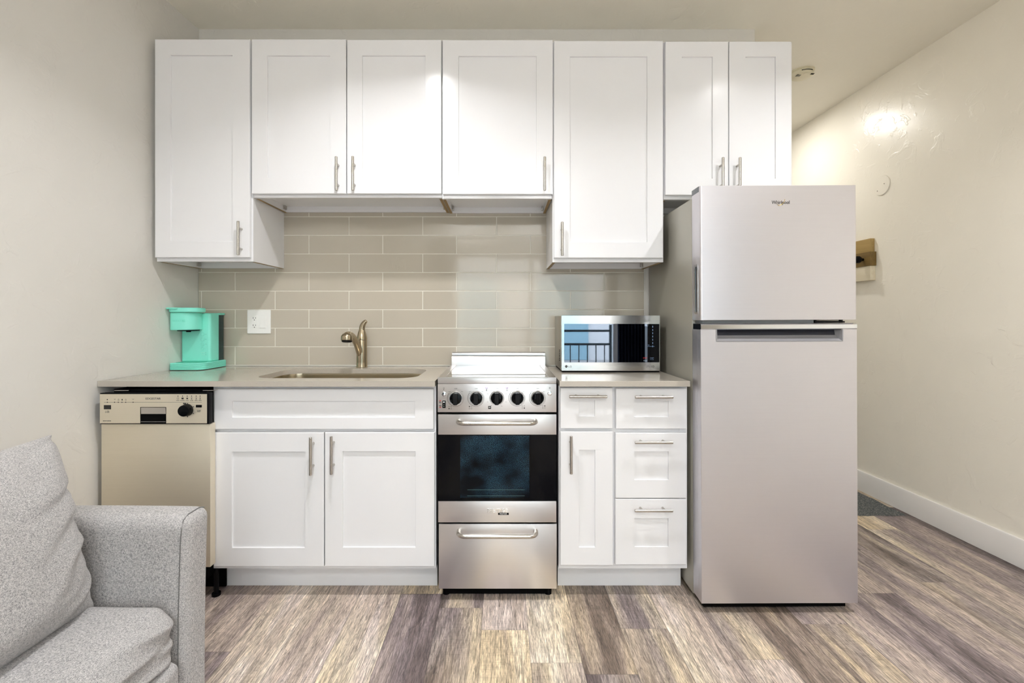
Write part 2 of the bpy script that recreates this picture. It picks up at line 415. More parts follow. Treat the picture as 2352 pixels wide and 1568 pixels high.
curtain(-1.02, -.68, 'navy curtain by the glass door on the sofa side')
cr_ = MB(); cr_.cyl((-1.1, -4.03, 2.35), (1.95, -4.03, 2.35), .012); cr_.cyl((-.9, -4.12, 2.35), (-.9, -4.03, 2.35), .008); cr_.cyl((1.9, -4.12, 2.35), (1.9, -4.03, 2.35), .008)
tag(cr_.build('curtain_rod', BLACK), 'black curtain rod above the glass door of the living room', 'rod')
# outside
PAT = speckle('patio_gravel', srgb(176, 168, 160), srgb(120, 104, 96), 40, .5, .9, 1, .2)
tag(MB().box(-6, 7, -14, -4.26, -.25, -.06).build('patio', PAT), 'pale gravel patio outside the glass door', 'patio')
BARK = plain('railing_black', srgb(26, 34, 36), .5)
rl = MB(); 
for z in (1.0, .78, .12): rl.box(-2.2, 3.2, -5.62, -5.59, z-.018, z+.018)
for i in range(38): rl.cyl((-2.1+i*.14, -5.605, .12), (-2.1+i*.14, -5.605, .79), .009, n=8)
for i in range(5): rl.box(-2.2+i*1.32, -2.16+i*1.32, -5.63, -5.58, -.06, 1.1)
tag(rl.build('patio_railing', BARK), 'black metal patio railing reflected in the microwave door glass', 'railing')
FACT = plain('teal_siding', srgb(140, 170, 176), .8); FACW = plain('pale_facade', srgb(206, 202, 196), .8)
nb = thing('neighbouring_building', 'pale building with teal panels across the patio, seen only in reflections', 'building', (0, -12, -.06))
MB().box(-6, 7, -12.4, -12, -.06, 6).build('wall', FACW, nb)
for x0 in (-4.5, -1.6, 1.1, 3.6): MB().box(x0, x0+1.5, -12.001, -11.93, -.05, 2.4).build('panel', FACT, nb)

# ------------------------------------------------------------------ ceiling lamps
DIFF = plain('lamp_diffuser', (1, .97, .92, 1), .4, emit=(1, .97, .92, 1), es=14)
lab = ['small round ceiling downlight above the left base cabinets', 'small round ceiling downlight in front of the refrigerator',
       'added fill light on the unseen living area ceiling, sofa side', 'added fill light on the unseen living area ceiling, bare wall side', 'round ceiling light in the hallway behind the wall cabinets']
for (x, y, wt, c, dia, spr), lb in zip(LAMPS, lab):
    t = thing('ceiling_light', lb, 'ceiling light', (x, y, CEILZ), 'ceiling lights')
    MB().lathe((x, y, CEILZ-.001), (0, 0, -1), [(a*(dia/.11 if a else 1)-(.02*(dia/.11-1) if 0 else 0), b_) for a, b_ in ((.075, 0), (.075, .012), (.070, .018), (.058, .018), (.056, .006), (0, .006))]).build('housing', WHITEP, t)
    MB().lathe((x, y, CEILZ-.008), (0, 0, -1), [(a*dia/.11, b_) for a, b_ in ((.055, 0), (.054, .004), (0, .005))]).build('diffuser', DIFF, t)
    if dia > .3:  # glowing domes of the added fill lamps, for frontal light on the kitchen
        MB().lathe((x, y, CEILZ-.022), (0, 0, -1), [(dia/2, 0), (dia/2-.004, .03), (dia/2*.86, .07), (dia/2*.6, .10), (dia/2*.3, .115), (0, .12)], 40).build('fill_dome', plain('fill_dome_diffuser', (1, 1, 1, 1), .4, emit=(.955, .98, 1, 1), es=wt/(math.pi*math.pi*dia*dia/4)*1.15), t)
        continue
    ld = bpy.data.lights.new('lamp', 'AREA'); ld.shape = 'DISK'; ld.size = dia; ld.spread = math.radians(spr); ld.energy = wt; ld.color = c
    lo = bpy.data.objects.new('lamp', ld); COL.objects.link(lo); lo.parent = t; lo.location = (0, 0, -.022)

# ------------------------------------------------------------------ splashback tiles
def clipbox(m, x0, x1, z0, z1):
    m.extrude([(x0, z0), (x1, z0), (x1, z1), (x0, z1)], .0055, 0, 'y', .0011)
PX, PZ, GR = 169.5/414, 42.6/414, .0042
sb = thing('backsplash', 'taupe glass subway tile splashback with white grout behind the counter', 'backsplash', (0, .008, .944))
TX0, TX1 = XL(0)+.002, X(1479, 414)
tl = MB(); zb = Z(838.4, 414)
for r in range(9):
    z0, z1 = zb+r*PZ+GR/2, zb+(r+1)*PZ-GR/2
    j0 = X(709.6, 414) if r % 2 == 0 else X(801.6, 414)
    x = j0-6*PX
    while x < TX1:
        a, b_ = max(x+GR/2, TX0), min(x+PX-GR/2, TX1)
        if b_-a > .004: clipbox(tl, a, b_, z0, z1)
        x += PX
tl.build('tiles', TILE, sb)
MB().box(TX0, TX1, .0012, .0078, .9445, zb+9*PZ).build('grout', GROUT, sb)
sm = MB(); random.seed(3)
# dried smear of residue on one tile
for k in range(9):
    x0 = X(900+k*3.6, 414); z0 = Z(594+random.uniform(-4, 3), 414); z1 = Z(612+random.uniform(-5, 8), 414)
    sm.extrude([(x0, z0), (x0+.0022, z0+.002), (x0+.008, z1), (x0+.0045, z1-.002)], -.0003, -.0006, 'y')
sm.build('residue_smear', plain('residue', srgb(182, 174, 158), .5), sb)

# ------------------------------------------------------------------ cabinet builders
def shaker(m, x0, x1, z0, z1, yf, th, sx0, sx1, rz0, rz1, rec=.007, ch=.0018):
    """slab front with a recessed centre panel; yf is the front face, panel rect given"""
    def R(a, b, c, d, y): return [m.bm.verts.new(p) for p in ((a, y, c), (b, y, c), (b, y, d), (a, y, d))]
    rings = [R(x0, x1, z0, z1, yf+th), R(x0, x1, z0, z1, yf+ch), R(x0+ch, x1-ch, z0+ch, z1-ch, yf),
             R(sx0, sx1, rz0, rz1, yf), R(sx0+.0015, sx1-.0015, rz0+.0015, rz1-.0015, yf+rec)]
    return m.skin(rings)

def bar_handle(parent, x, z, yf, vert=True, L=.161):
    m = MB(); yb = yf-.031; h = L/2
    a, b_ = ((x, yb, z-h), (x, yb, z+h)) if vert else ((x-h, yb, z), (x+h, yb, z))
    m.cyl(a, b_, .0062, n=20, bev=.001)
    for d in (-.048, .048):
        p = (x, yf-.0002, z+d) if vert else (x+d, yf-.0002, z)
        q = (x, yb, z+d) if vert else (x+d, yb, z)
        m.cyl(p, q, .0052, n=16)
    return m.build('handle', NICK, parent)

def wall_cab(label, fx0, fx1, zb_, zt, doors, handles, group='white shaker wall cabinets'):
    """fx: frame extent in X; doors: list of px tuples (x0,x1,y0,y1,panel x0,x1,y0,y1)"""
    yf = Y(473)
    t = thing('wall_cabinet', label, 'cabinet', ((fx0+fx1)/2, 0, zb_), group)
    m = MB(); th = .016; rise = .030; yb = -.0012
    m.box(fx0, fx0+th, yf+.019, yb, zb_, zt); m.box(fx1-th, fx1, yf+.019, yb, zb_, zt)
    m.box(fx0+th, fx1-th, yf+.019, yb, zt-th, zt)
    m.box(fx0+th, fx1-th, yf+.019, yb-.016, zb_+rise, zb_+rise+.012)
    m.box(fx0+th, fx1-th, yb-.016, yb, zb_, zt-th)                       # back with hanging rail
    m.build('carcass', CAB, t)
    fr = MB(); st = .028
    fr.holed([(fx0-.0006, zb_), (fx1+.0006, zb_), (fx1+.0006, zt), (fx0-.0006, zt)], [(fx0+st, zb_+.03), (fx1-st, zb_+.03), (fx1-st, zt-.04), (fx0+st, zt-.04)], yf, yf+.0189, 'y')
    fr.build('face_frame', CAB, t)
    for a in (fx0, fx1-th): MB().box(a+.001, a+th-.001, yf+.022, yb-.002, zb_-.0012, zb_-.0001).build('plywood_edge', RAW, t)
    for a in (fx0+th+.001, fx1-th-.011): MB().box(a, a+.010, -.055, -.030, zb_+.008, zb_+rise-.001, .001).build('corner_clip', NICK, t)
    yd = Y(477)
    for (x0, x1, y0, y1, a, b_, c, d), (hx, hy0, hy1) in zip(doors, handles):
        S = 477
        m = MB(); shaker(m, X(x0, S), X(x1, S), Z(y1, S), Z(y0, S), yd, .018, X(a, S), X(b_, S), Z(d, S), Z(c, S))
        dr = m.build('door', CAB, t)
        sh = 484; bar_handle(dr, X(hx, sh), (Z(hy0, sh)+Z(hy1, sh))/2, yd)
    return t
S3 = 473
wall_cab('tall white wall cabinet above the coffee maker', X(361, S3), X(581.6, S3), Z(600.4, S3), Z(93, S3),
         [(355.5, 573.5, 90, 591, 391.5, 534, 126.5, 554)], [(546.5, 508, 585)])
wall_cab('short white double-door wall cabinet above the sink', X(583, S3), X(1015, S3), Z(454, S3), Z(93, S3),
         [(578, 794.6, 90, 444.5, 614, 758, 127.5, 408), (797, 1013.5, 91, 444.5, 832, 977, 127.5, 408)], [(772, 359.5, 437), (810, 359, 436.5)])
wall_cab('short white single-door wall cabinet above the stove', X(1016.4, S3), X(1267.6, S3), Z(456, S3), Z(94, S3),
         [(1016.6, 1269.5, 91.5, 445.5, 1053, 1232.5, 128.5, 409)], [(1251.5, 360, 437)])
wall_cab('tall white wall cabinet above the microwave', X(1269.2, S3), X(1523, S3), Z(602, S3), Z(96, S3),
         [(1272.5, 1523, 93.5, 592, 1309, 1487, 129.5, 556)], [(1291.5, 510, 586.5)])
wall_cab('short white double-door wall cabinet above the refrigerator', X(1524.5, S3), X(1818, S3), Z(458, S3), Z(97, S3),
         [(1528.5, 1673, 95, 447.5, 1566.5, 1637, 130, 410), (1675, 1817.5, 95, 447.5, 1712, 1782, 130, 410)], [(1661, 362, 438.5), (1700, 362, 438.5)])

def base_cab(label, fx0, fx1, kx0, kx1, mull=None, group='white shaker base cabinets'):
    yf = Y(529); zb_, zt = Z(1304.5, 529), .9185
    t = thing('base_cabinet', label, 'cabinet', ((fx0+fx1)/2, -.3, 0), group)
    m = MB(); th = .016
    for a in (fx0, fx1-th): m.box(a, a+th, yf+.019, -.004, zb_, zt)
    m.box(fx0+th, fx1-th, yf+.019, -.004, zb_, zb_+th); m.box(fx0+th, fx1-th, -.012, -.004, zb_+th, zt)
    m.build('carcass', CAB, t)
    fr = MB(); fr.holed([(fx0, zb_), (fx1, zb_), (fx1, zt), (fx0, zt)], [(fx0+.03, zb_+.02), (fx1-.03, zb_+.02), (fx1-.03, zt-.03), (fx0+.03, zt-.03)], yf, yf+.0189, 'y')
    if mull: fr.box(mull-.022, mull+.022, yf+.0006, yf+.017, zb_+.008, zt-.003)
    for zz in ((Z(989, 529)), (Z(1145, 529))) if mull else (Z(989, 529),): fr.box(fx0+.01, fx1-.01, yf+.0012, yf+.016, zz-.02, zz+.02)
    fr.build('face_frame', CAB, t)
    k = MB(); yk = Y(508)
    k.box(kx0, kx1, yk, yk+.016, .001, zb_-.0005)
    k.box(kx0, kx0+.016, yk+.016, -.01, .001, zb_-.0005); k.box(kx1-.016, kx1, yk+.016, -.01, .001, zb_-.0005)
    k.build('toe_kick', CAB, t)
    return t
S5 = 534; YD = Y(S5); TH = Y(529)-Y(S5)-.0006
def front(t, name, x0, x1, y0, y1, a, b_, c, d):
    m = MB(); shaker(m, X(x0, S5), X(x1, S5), Z(y1, S5), Z(y0, S5), YD, TH, X(a, S5), X(b_, S5), Z(d, S5), Z(c, S5)); return m.build(name, CAB, t)
bl = base_cab('wide white sink base cabinet between dishwasher and stove', X(490.5, 529), X(1001.8, 529), X(520, 508), X(1004.5, 508))
front(bl, 'drawer_front', 491.5, 995.5, 893, 985.5, 533.5, 953, 921, 958.5)
d1 = front(bl, 'door', 490.5, 743.5, 993, 1300.5, 532.5, 700.5, 1037, 1258); bar_handle(d1, X(713.5, 542), Z(1047.5, 542), YD)
d2 = front(bl, 'door', 746, 998, 992.5, 1300.5, 787, 954.5, 1036, 1257); bar_handle(d2, X(761, 542), Z(1045.5, 542), YD)
br = base_cab('narrow white base cabinet with drawers between stove and refrigerator', X(1283, 529), X(1578, 529), X(1281, 508), X(1563.3, 508), X(1411.5, 529))
for (q, hx, hy, vt, nm) in (((1287.4, 1407.5, 890.5, 983.7, 1329.6, 1366.7, 919, 957), 1351, 910.7, False, 'drawer'),
                            ((1414.8, 1577.6, 891.5, 984.4, 1457, 1536, 920, 958), 1502, 912, False, 'drawer'),
                            ((1414.3, 1577.3, 994, 1143.6, 1457, 1536, 1036.5, 1102), 1501.5, 1016, False, 'drawer'),
                            ((1413.8, 1577, 1146, 1296.5, 1457, 1535.5, 1190, 1255.7), 1501.3, 1172.4, False, 'drawer'),
                            ((1287.4, 1407.8, 991, 1298, 1330, 1367.3, 1033, 1257), 1312, 1044.6, True, 'door')):
    f_ = front(br, nm, *q); bar_handle(f_, X(hx, 542), Z(hy, 542), YD, vt)

# ------------------------------------------------------------------ worktops, sink, tap
YC, CT, CB = Y(543), .943, .9195
SX0, SX1, SY0, SY1 = -1.114, -.384, -.510, -.140
o = MB().holed([(XL(YC)+.002, YC), (-.284, YC), (-.281, -.0008), (XL(0)+.003, -.0008)], rrect(SX0, SX1, SY0, SY1, .085, 10), CB, CT).build('countertop', QUARTZ)
tag(o, 'long taupe quartz worktop with sink cutout and coffee maker on it', 'countertop')
o = MB().extrude([(.2436, YC), (X(1585, 543), YC), (X(1585, 543), -.0008), (.2436, -.0008)], CB, CT, 'z', .0012).build('countertop', QUARTZ)
tag(o, 'short taupe quartz worktop under the microwave', 'countertop')
sk = thing('sink', 'undermount stainless steel sink basin set in the quartz worktop', 'sink', ((SX0+SX1)/2, (SY0+SY1)/2, CB))
m = MB(); rings = []
for off, z, r in ((-.020, CB-.001, .1), (.004, CB-.001, .088), (.003, CB-.010, .088), (-.002+.004, .80, .085), (-.006, .745, .08), (-.03, .727, .065), (-.075, .722, .04)):
    rings.append(m.ring(rrect(SX0-off, SX1+off, SY0-off, SY1+off, max(r, .02), 10), lambda p, z=z: (p[0], p[1], z)))
# flange goes outward, basin downwards
for v in rings[0]: pass
m.skin(rings[1:], cap=False); m.bm.faces.new(rings[-1])
for v in rings[0]: m.bm.verts.remove(v)
m.build('basin', BRASS, sk, recalc=False)
MB().lathe(((SX0+SX1)/2, -.32, .7225), (0, 0, 1), [(.045, 0), (.045, .002), (.035, .003), (.03, .001), (0, .001)]).build('drain', CHROME, sk)

fx, fy = X(831.5, 424), -.062
fa = thing('faucet', 'brushed nickel single-lever kitchen faucet behind the sink', 'faucet', (fx, fy, CT))
m = MB(); m.lathe((fx, fy, CT+.0005), (0, 0, 1), [(.030, 0), (.0305, .004), (.029, .008), (.0285, .03), (.0275, .10), (.0272, .144), (.0262, .147)]); m.build('column', FAUC, fa)
m = MB()
pts = [(0, .004, .004), (-.003, -.002, .045), (-.008, -.022, .092), (-.013, -.052, .132), (-.018, -.086, .162), (-.021, -.120, .178), (-.023, -.150, .181), (-.023, -.172, .175)]
def smooth(P, k=4):
    out = []
    for i in range(len(P)-1):
        p0 = Vector(P[max(i-1, 0)]); p1 = Vector(P[i]); p2 = Vector(P[i+1]); p3 = Vector(P[min(i+2, len(P)-1)])
        for j in range(k):
            t = j/k; out.append(.5*((2*p1)+(-p0+p2)*t+(2*p0-5*p1+4*p2-p3)*t*t+(-p0+3*p1-3*p2+p3)*t**3))
    out.append(Vector(P[-1])); return out
sp_ = smooth(pts); nS = len(sp_)
m.tube([Vector((fx, fy, CT))+p for p in sp_], [(.021-.006*math.sin(math.pi*i/(nS-1))*.6, .021-.006*math.sin(math.pi*i/(nS-1))) for i in range(nS)], 20, flat=(1, 0, 0))
m.build('spout', FAUC, fa)
hc = Vector((fx-.023, fy-.168, CT+.160))
m = MB(); m.lathe(hc+Vector((0, 0, .030)), (0, -.12, -1), [(0, -.002), (.012, -.001), (.022, .004), (.0285, .012), (.030, .018), (.030, .034), (.029, .037)], 28); hd = m.build('spray_head', FAUC, fa)
m = MB(); m.lathe(hc+Vector((0, -.0045, -.0075)), (0, -.12, -1), [(.026, 0), (.025, .006), (.018, .009), (0, .009)], 28); m.build('nozzle', BLACK, hd)
m = MB(); m.lathe((fx, fy, CT+.1475), (0, 0, 1), [(.0255, 0), (.0275, .002), (.0275, .010), (.0255, .022), (.0215, .038), (.0165, .054)], 28)
lv = [(0, 0, .196), (.001, 0, .212), (.004, -.001, .224), (.010, -.002, .236), (.018, -.003, .245), (.026, -.004, .2515)]
lv = smooth(lv, 3); nl = len(lv)
m.tube([Vector((fx, fy, CT))+p for p in lv], [.0175-.009*(i/(nl-1))**.6+.0025*math.sin(math.pi*i/(nl-1)) for i in range(nl)], 18)
m.build('lever', FAUC, fa)

# ------------------------------------------------------------------ electrical plate
ox0, ox1, oz0, oz1 = X(567, 415.5), X(621, 415.5), Z(766, 415.5), Z(711.5, 415.5)
ou = thing('wall_outlet', 'white double wall plate with socket and rocker switch on the tiles', 'outlet', ((ox0+ox1)/2, 0, (oz0+oz1)/2))
MB().extrude(rrect(ox0, ox1, oz0, oz1, .004), -.0007, -.0065, 'y', .002).build('cover_plate', WHITEP, ou)
cx1, cx2, cz = X(583.6, 416), X(603, 416), (oz0+oz1)/2
r_ = MB().extrude(rrect(cx1-.0165, cx1+.0165, cz-.0335, cz+.0335, .002), -.0066, -.0085, 'y', .0006).build('socket', WHITEP, ou)
for dz in (.021, -.019):
    m = MB()
    for dx, h_ in ((-.0065, .0045), (.0065, .0038)): m.box(cx1+dx-.0012, cx1+dx+.0012, -.0089, -.0084, cz+dz-h_, cz+dz+h_)
    m.cyl((cx1, -.0084, cz+dz-.011), (cx1, -.0089, cz+dz-.011), .0026, n=12)
    m.build('slots', INK, r_)
m = MB(); m.box(cx1-.006, cx1-.0005, -.0093, -.0084, cz-.0015, cz+.003); m.box(cx1+.0005, cx1+.006, -.0093, -.0084, cz-.0015, cz+.003); m.build('test_button', WHITEP, r_)
m = MB(); m.extrude([(-.0066, cz-.033), (-.0105, cz-.033), (-.0085, cz), (-.0075, cz+.033), (-.0066, cz+.033)], cx2-.0165, cx2+.0165, 'x'); m.build('rocker_switch', WHITEP, ou)
for a in (cx1, cx2):
    for z in (cz-.048, cz+.048): MB().cyl((a, -.0064, z), (a, -.0073, z), .003, n=12).build('screw', WHITEP, ou)

# ------------------------------------------------------------------ coffee maker
cm = thing('coffee_maker', 'mint green single-serve coffee maker in the corner of the worktop', 'coffee maker', (-1.6, -.12, CT))
bx0, bx1 = -1.6905, -1.518
m = MB()
for i in range(6):
    z0 = CT+.003+i*.0056
    m.extrude(rrect(bx0+.0008*(i % 2), bx1-.0008*(i % 2), -.222, -.012, [.012, .012, .014, .045], 8), z0, z0+.0052, 'z', .0014)
m.extrude(rrect(bx0+.003, bx1-.003, -.219, -.014, [.012, .012, .012, .042], 8), CT+.004, CT+.0375, 'z', .001)
m.build('base', MINT, cm)
m = MB(); m.extrude(rrect(bx0+.016, bx1-.016, -.205, -.145, .02), CT+.0376, CT+.0386); m.build('drip_tray', MINTD, cm)
m = MB(); m.extrude(rrect(bx0+.004, -1.533, -.136, -.061, [.002, .002, .012, .012], 6), CT+.038, CT+.292, 'z', .004); body = m.build('body', MINT, cm)
m = MB(); m.extrude(rrect(bx0, -1.572, -.228, -.137, [.004, .004, .028, .055], 12), 1.148, 1.237, 'z', .003); hd = m.build('brew_head', MINT, cm)
m = MB(); m.extrude(rrect(bx0-.002, -1.553, -.236, -.130, [.016, .012, .03, .05], 12), 1.2385, 1.262, 'z', .004)
m.extrude(rrect(bx0-.004, bx0+.06, -.246, -.2, [.01, .01, .02, .02], 6), 1.254, 1.2625, 'z', .002); m.build('lid', MINT, cm)
m = MB(); m.lathe((-1.615, -.182, 1.1475), (0, 0, -1), [(.05, 0), (.048, .004), (.012, .005), (.010, .010), (0, .010)]); m.build('nozzle', BLACK, hd)
bxp = X(466, 437)
m = MB()
for py, r in ((767, .0094), (779, .0094), (790, .0094), (800.5, .0078)):
    z = Z(py, 437); m.lathe((bxp, -.1362, z), (0, -1, 0), [(r, 0), (r, .0018), (r-.0012, .0026), (r-.0018, .0016), (0, .0014)], 20)
m.build('button', MINT, body)
for py in (767, 779, 790, 810, 814.5): MB().cyl((X(473.5, 437), -.1361, Z(py, 437)), (X(473.5, 437), -.1368, Z(py, 437)), .0011, n=8).build('indicator_dot', INK, body)
m = MB()
for st_, py in (('HOT BREW', 810), ('STRONG', 814.5)): m.text(st_, X(471.5, 437), -.1365, Z(py, 437), .0042, .0002, 'RIGHT')
m.text('K', X(466, 437), -.1365, Z(759, 437), .006, .0002); m.build('lettering', plain('pale_mint_ink', srgb(190, 240, 225), .5), body)
m = MB(); m.text('KEURIG', -1.634, -.2285, 1.196, .016, .0006, stretch=1.25); m.build('embossed_logo', MINT, hd)
TANK, _a, _b, tb_ = new_mat('smoked_tank_plastic'); tb_.inputs['Base Color'].default_value = srgb(120, 150, 148); tb_.inputs['Transmission Weight'].default_value = .85; tb_.inputs['Roughness'].default_value = .08; tb_.inputs['IOR'].default_value = 1.3
tk = MB(); tk.holed(rrect(bx0+.006, -1.5345, -.060, -.012, .006), rrect(bx0+.009, -1.5375, -.057, -.015, .005), CT+.038, CT+.282); tk = tk.build('water_tank', TANK, cm)
MB().box(bx0+.012, -1.541, -.054, -.018, CT+.040, CT+.262).build('tank_core', plain('dark_tank_interior', srgb(30, 46, 48), .2), tk)
m = MB(); m.extrude(rrect(bx0+.004, -1.530, -.060, -.008, .006), CT+.283, CT+.2935, 'z', .002); m.build('tank_lid', MINT, cm)

# ------------------------------------------------------------------ dishwasher
SD = 550; yd = Y(SD)
dw = thing('dishwasher', 'narrow stainless dishwasher below the coffee maker', 'dishwasher', (-1.46, -.35, 0))
px0, px1 = X(228, SD), X(475.3, SD); pz0, pz1 = Z(972, SD), Z(905, SD)
MB().box(px0+.03, X(490.5, 529)-.003, Y(543)+.012, -.05, .10, CB-.012).build('tub', BLKM, dw)
hx0, hx1, hz1 = X(322, SD), X(381, SD), Z(935.5, SD)
m = MB(); m.box(px0, px1+.0055, yd+.003, yd+.030, pz0-.004, pz1+.004, .002); cpb = m.build('control_housing', BLACK, dw)
outline = [(px0+.002, pz0), (hx0-.001, pz0), (hx0-.001, hz1+.0015), (hx1+.001, hz1+.0015), (hx1+.001, pz0), (px1-.001, pz0), (px1-.001, pz1), (px0+.002, pz1)]
m = MB(); m.extrude(outline, yd, yd+.0028, 'y', .0006); cp = m.build('control_panel', DWST, dw)
m = MB(); m.extrude([(yd+.0025, hz1), (yd+.0008, hz1-.001), (yd+.002, Z(950.5, SD)), (yd+.0028, Z(951, SD))], hx0+.002, hx1-.002, 'x'); m.build('latch_handle', STEELP, cp)
m = MB(); m.box(hx0+.001, hx1-.001, yd+.0018, yd+.0029, pz0+.002, Z(951.5, SD)); m.build('latch_recess', BLKM, cp)
m = MB(); m.box(hx0+.002, hx1-.002, yd+.001, yd+.0018, pz0+.006, pz0+.0072); m.build('recess_lip', CHROME, cp)
q = lambda cx, cy: (X(200+cx/4.9, SD), Z(860+cy/4.9, SD))
m = MB()
def dot(m, cx, cy, r, yy=yd): x_, z_ = q(cx, cy); m.cyl((x_, yy+.0002, z_), (x_, yy-.0005, z_), r, n=12)
for cx in (228, 310, 352, 393, 435, 519): dot(m, cx, 311, .0021)
for cx in (1023, 1075, 1127, 1177, 1228, 1272): dot(m, cx, 242, .0021)
for cx, cy in ((1130, 325), (1196, 362), (1066, 362), (1196, 437), (1131, 474)): dot(m, cx, cy, .0021)
x_, z_ = q(190, 311); x2, _ = q(1290, 311); m.box(x_, x2, yd-.0004, yd+.0002, z_-.0004, z_+.0004)
x_, z_ = q(190, 343); x2, z2 = q(270, 390); m.box(x_, x2, yd-.0008, yd+.0002, z2, z_)
x_, z_ = q(1080, 319); x2, z2 = q(1116, 332); m.box(x_, x2, yd-.0005, yd+.0002, z2, z_)
def tx(m, s_, cx, cy, size, st_=1): x_, z_ = q(cx, cy); m.text(s_, x_, yd-.0002, z_, size, .0002, stretch=st_)
tx(m, 'EDGESTAR', 743, 271, .0115, 1.15); tx(m, 'I  ON', 228, 412, .0062); tx(m, 'O OFF', 228, 425, .0062); tx(m, 'BIDW1802SS', 225, 521, .0056, 1.1)
for s_, cx in (('HEAVY', 1023), ('NORMAL', 1075), ('LIGHT', 1127), ('GLASS', 1177), ('RINSE', 1228), ('SPEED', 1272)): tx(m, s_, cx, 292, .0048)
tx(m, 'START', 1260, 404, .0056); tx(m, 'RESET', 1260, 416, .0056)
for k, cx in enumerate((1023, 1075, 1127, 1177, 1228, 1272)):
    x_, z_ = q(cx, 268)
    if k == 1: m.extrude(rrect(x_-.0045, x_+.0045, z_-.0035, z_+.0035, .002), yd-.0004, yd+.0001, 'y')
    elif k == 2: m.box(x_-.0034, x_+.0034, yd-.0004, yd+.0001, z_-.003, z_+.003)
    elif k == 0: m.holed(rrect(x_-.0042, x_+.0042, z_-.0042, z_+.0042, .004), rrect(x_-.0034, x_+.0034, z_-.0034, z_+.0034, .0032), yd-.0004, yd+.0001, 'y')
    else: m.box(x_-.003, x_+.003, yd-.0004, yd+.0001, z_-.0042, z_-.0028); m.box(x_-.0006, x_+.0006, yd-.0004, yd+.0001, z_-.003, z_+.002); m.box(x_-.0035, x_+.0035, yd-.0004, yd+.0001, z_+.002, z_+.0032)
for k, cx in enumerate((228, 313, 354, 395, 436, 519)):
    x_, z_ = q(cx, 281)
    if k in (0, 3): m.cyl((x_, yd+.0001, z_), (x_, yd-.0004, z_), .0024, n=10)
    if k in (2, 3, 4): m.box(x_-.0032, x_+.0032, yd-.0004, yd+.0001, z_-.0036, z_-.0026)
    if k in (1, 5): m.tube([(x_-.003, yd-.0002, z_+.003), (x_, yd-.0002, z_-.001), (x_+.003, yd-.0002, z_+.003)], .0004, 6)
    if k in (2, 4): m.tube([(x_-.0025, yd-.0002, z_-.001), (x_, yd-.0002, z_+.003), (x_+.0025, yd-.0002, z_-.001)], .0004, 6)
m.build('printed_markings', INK, cp)
x_, z_ = q(1227, 340); x2, z2 = q(1292, 369)
MB().extrude(rrect(x_, x2, z2, z_, .001), yd+.0002, yd-.002, 'y', .0004).build('start_button', GLOSSB, cp)
x_, z_ = q(1125, 398); MB().lathe((x_, yd-.0002, z_), (0, -1, 0), [(.0262, 0), (.0262, .004), (.0245, .010), (.0235, .022), (.0215, .0255), (0, .0262)], 36).build('dial_knob', GLOSSB, cp)
s2 = 545; y2 = Y(s2)
m = MB(); m.box(X(232.8, s2), X(483, s2), y2, y2+.035, Z(1302, s2), Z(973.5, s2), .0015); m.build('door', DWST, dw)
m = MB(); m.box(X(232, s2)+.02, X(483, s2)-.004, -.50, -.49, .012, .155); m.build('kick_plate', BLKM, dw)
for xx in (X(483, s2)-.018, X(232, s2)+.04):
    m = MB(); m.cyl((xx, -.545, .0005), (xx, -.545, .012), .018, n=16); m.cyl((xx, -.545, .012), (xx, -.545, .158), .010, n=12); m.build('foot', BLACK, dw)
for a, b_ in ((252, 286), (458, 486)):
    m = MB(); sx_ = 548; m.box(X(a, sx_), X(b_, sx_), -.604, -.585, Z(899, sx_), Z(899, sx_)+.0022); m.build('mounting_bracket', STEELP, dw)

# ------------------------------------------------------------------ range
SR = 537.5; YR = Y(SR)
rg = thing('range_cooker', 'slim stainless electric range cooker with five black knobs', 'stove', (-.02, -.33, 0))
rx0, rx1 = X(1005.3, SR), X(1278, SR)
ZT = Z(866.8, SR)
m = MB(); m.box(rx0+.004, rx1-.004, YR+.03, -.03, .055, ZT-.018); m.build('chassis', BLKM, rg)
# hob: steel rim around black glass
gy0, gy1 = YR+.012, -.072
m = MB(); m.holed([(rx0, YR), (rx1, YR), (rx1, -.012), (rx0, -.012)], [(rx0+.03, gy0), (rx1-.03, gy0), (rx1-.03, gy1), (rx0+.03, gy1)], ZT-.003, ZT)
m.box(rx0, rx1, YR, YR+.012, Z(880.5, SR), ZT-.0008, .001); m.build('hob_frame', STEEL, rg)
m = MB(); m.box(rx0+.0305, rx1-.0305, gy0+.0005, gy1-.0005, ZT-.012, ZT-.0012)
m.build('ceramic_hob', plain('hob_black_glass', srgb(12, 12, 14), .05, 0, 1, 1.0), rg)
# backguard
m = MB(); yg = Y(426)
m.extrude([(yg, ZT+.0002), (yg-.001, Z(826, 426)), (yg+.003, Z(819, 426)), (yg+.010, Z(817.3, 426)), (yg+.012, Z(817.3, 426)), (yg+.012, ZT+.0002)], X(1037.4, 426), X(1252.2, 426), 'x')
bgd = m.build('backguard', STEEL, rg)
m = MB(); m.extrude([(yg+.022, Z(814.5, 420)), (yg+.022, Z(810, 420)), (yg+.026, Z(808.6, 420)), (-.012, Z(808.6, 420)), (-.012, ZT), (-.02, ZT), (-.02, Z(814.5, 420))], X(1038.5, 421), X(1251.8, 421), 'x'); m.build('vent_cap', STEEL, bgd)
m = MB(); m.box(X(1038.5, 421)+.002, X(1251.8, 421)-.002, yg+.0135, -.022, ZT+.001, Z(818, 420)); m.build('vent_slot', BLKM, bgd)
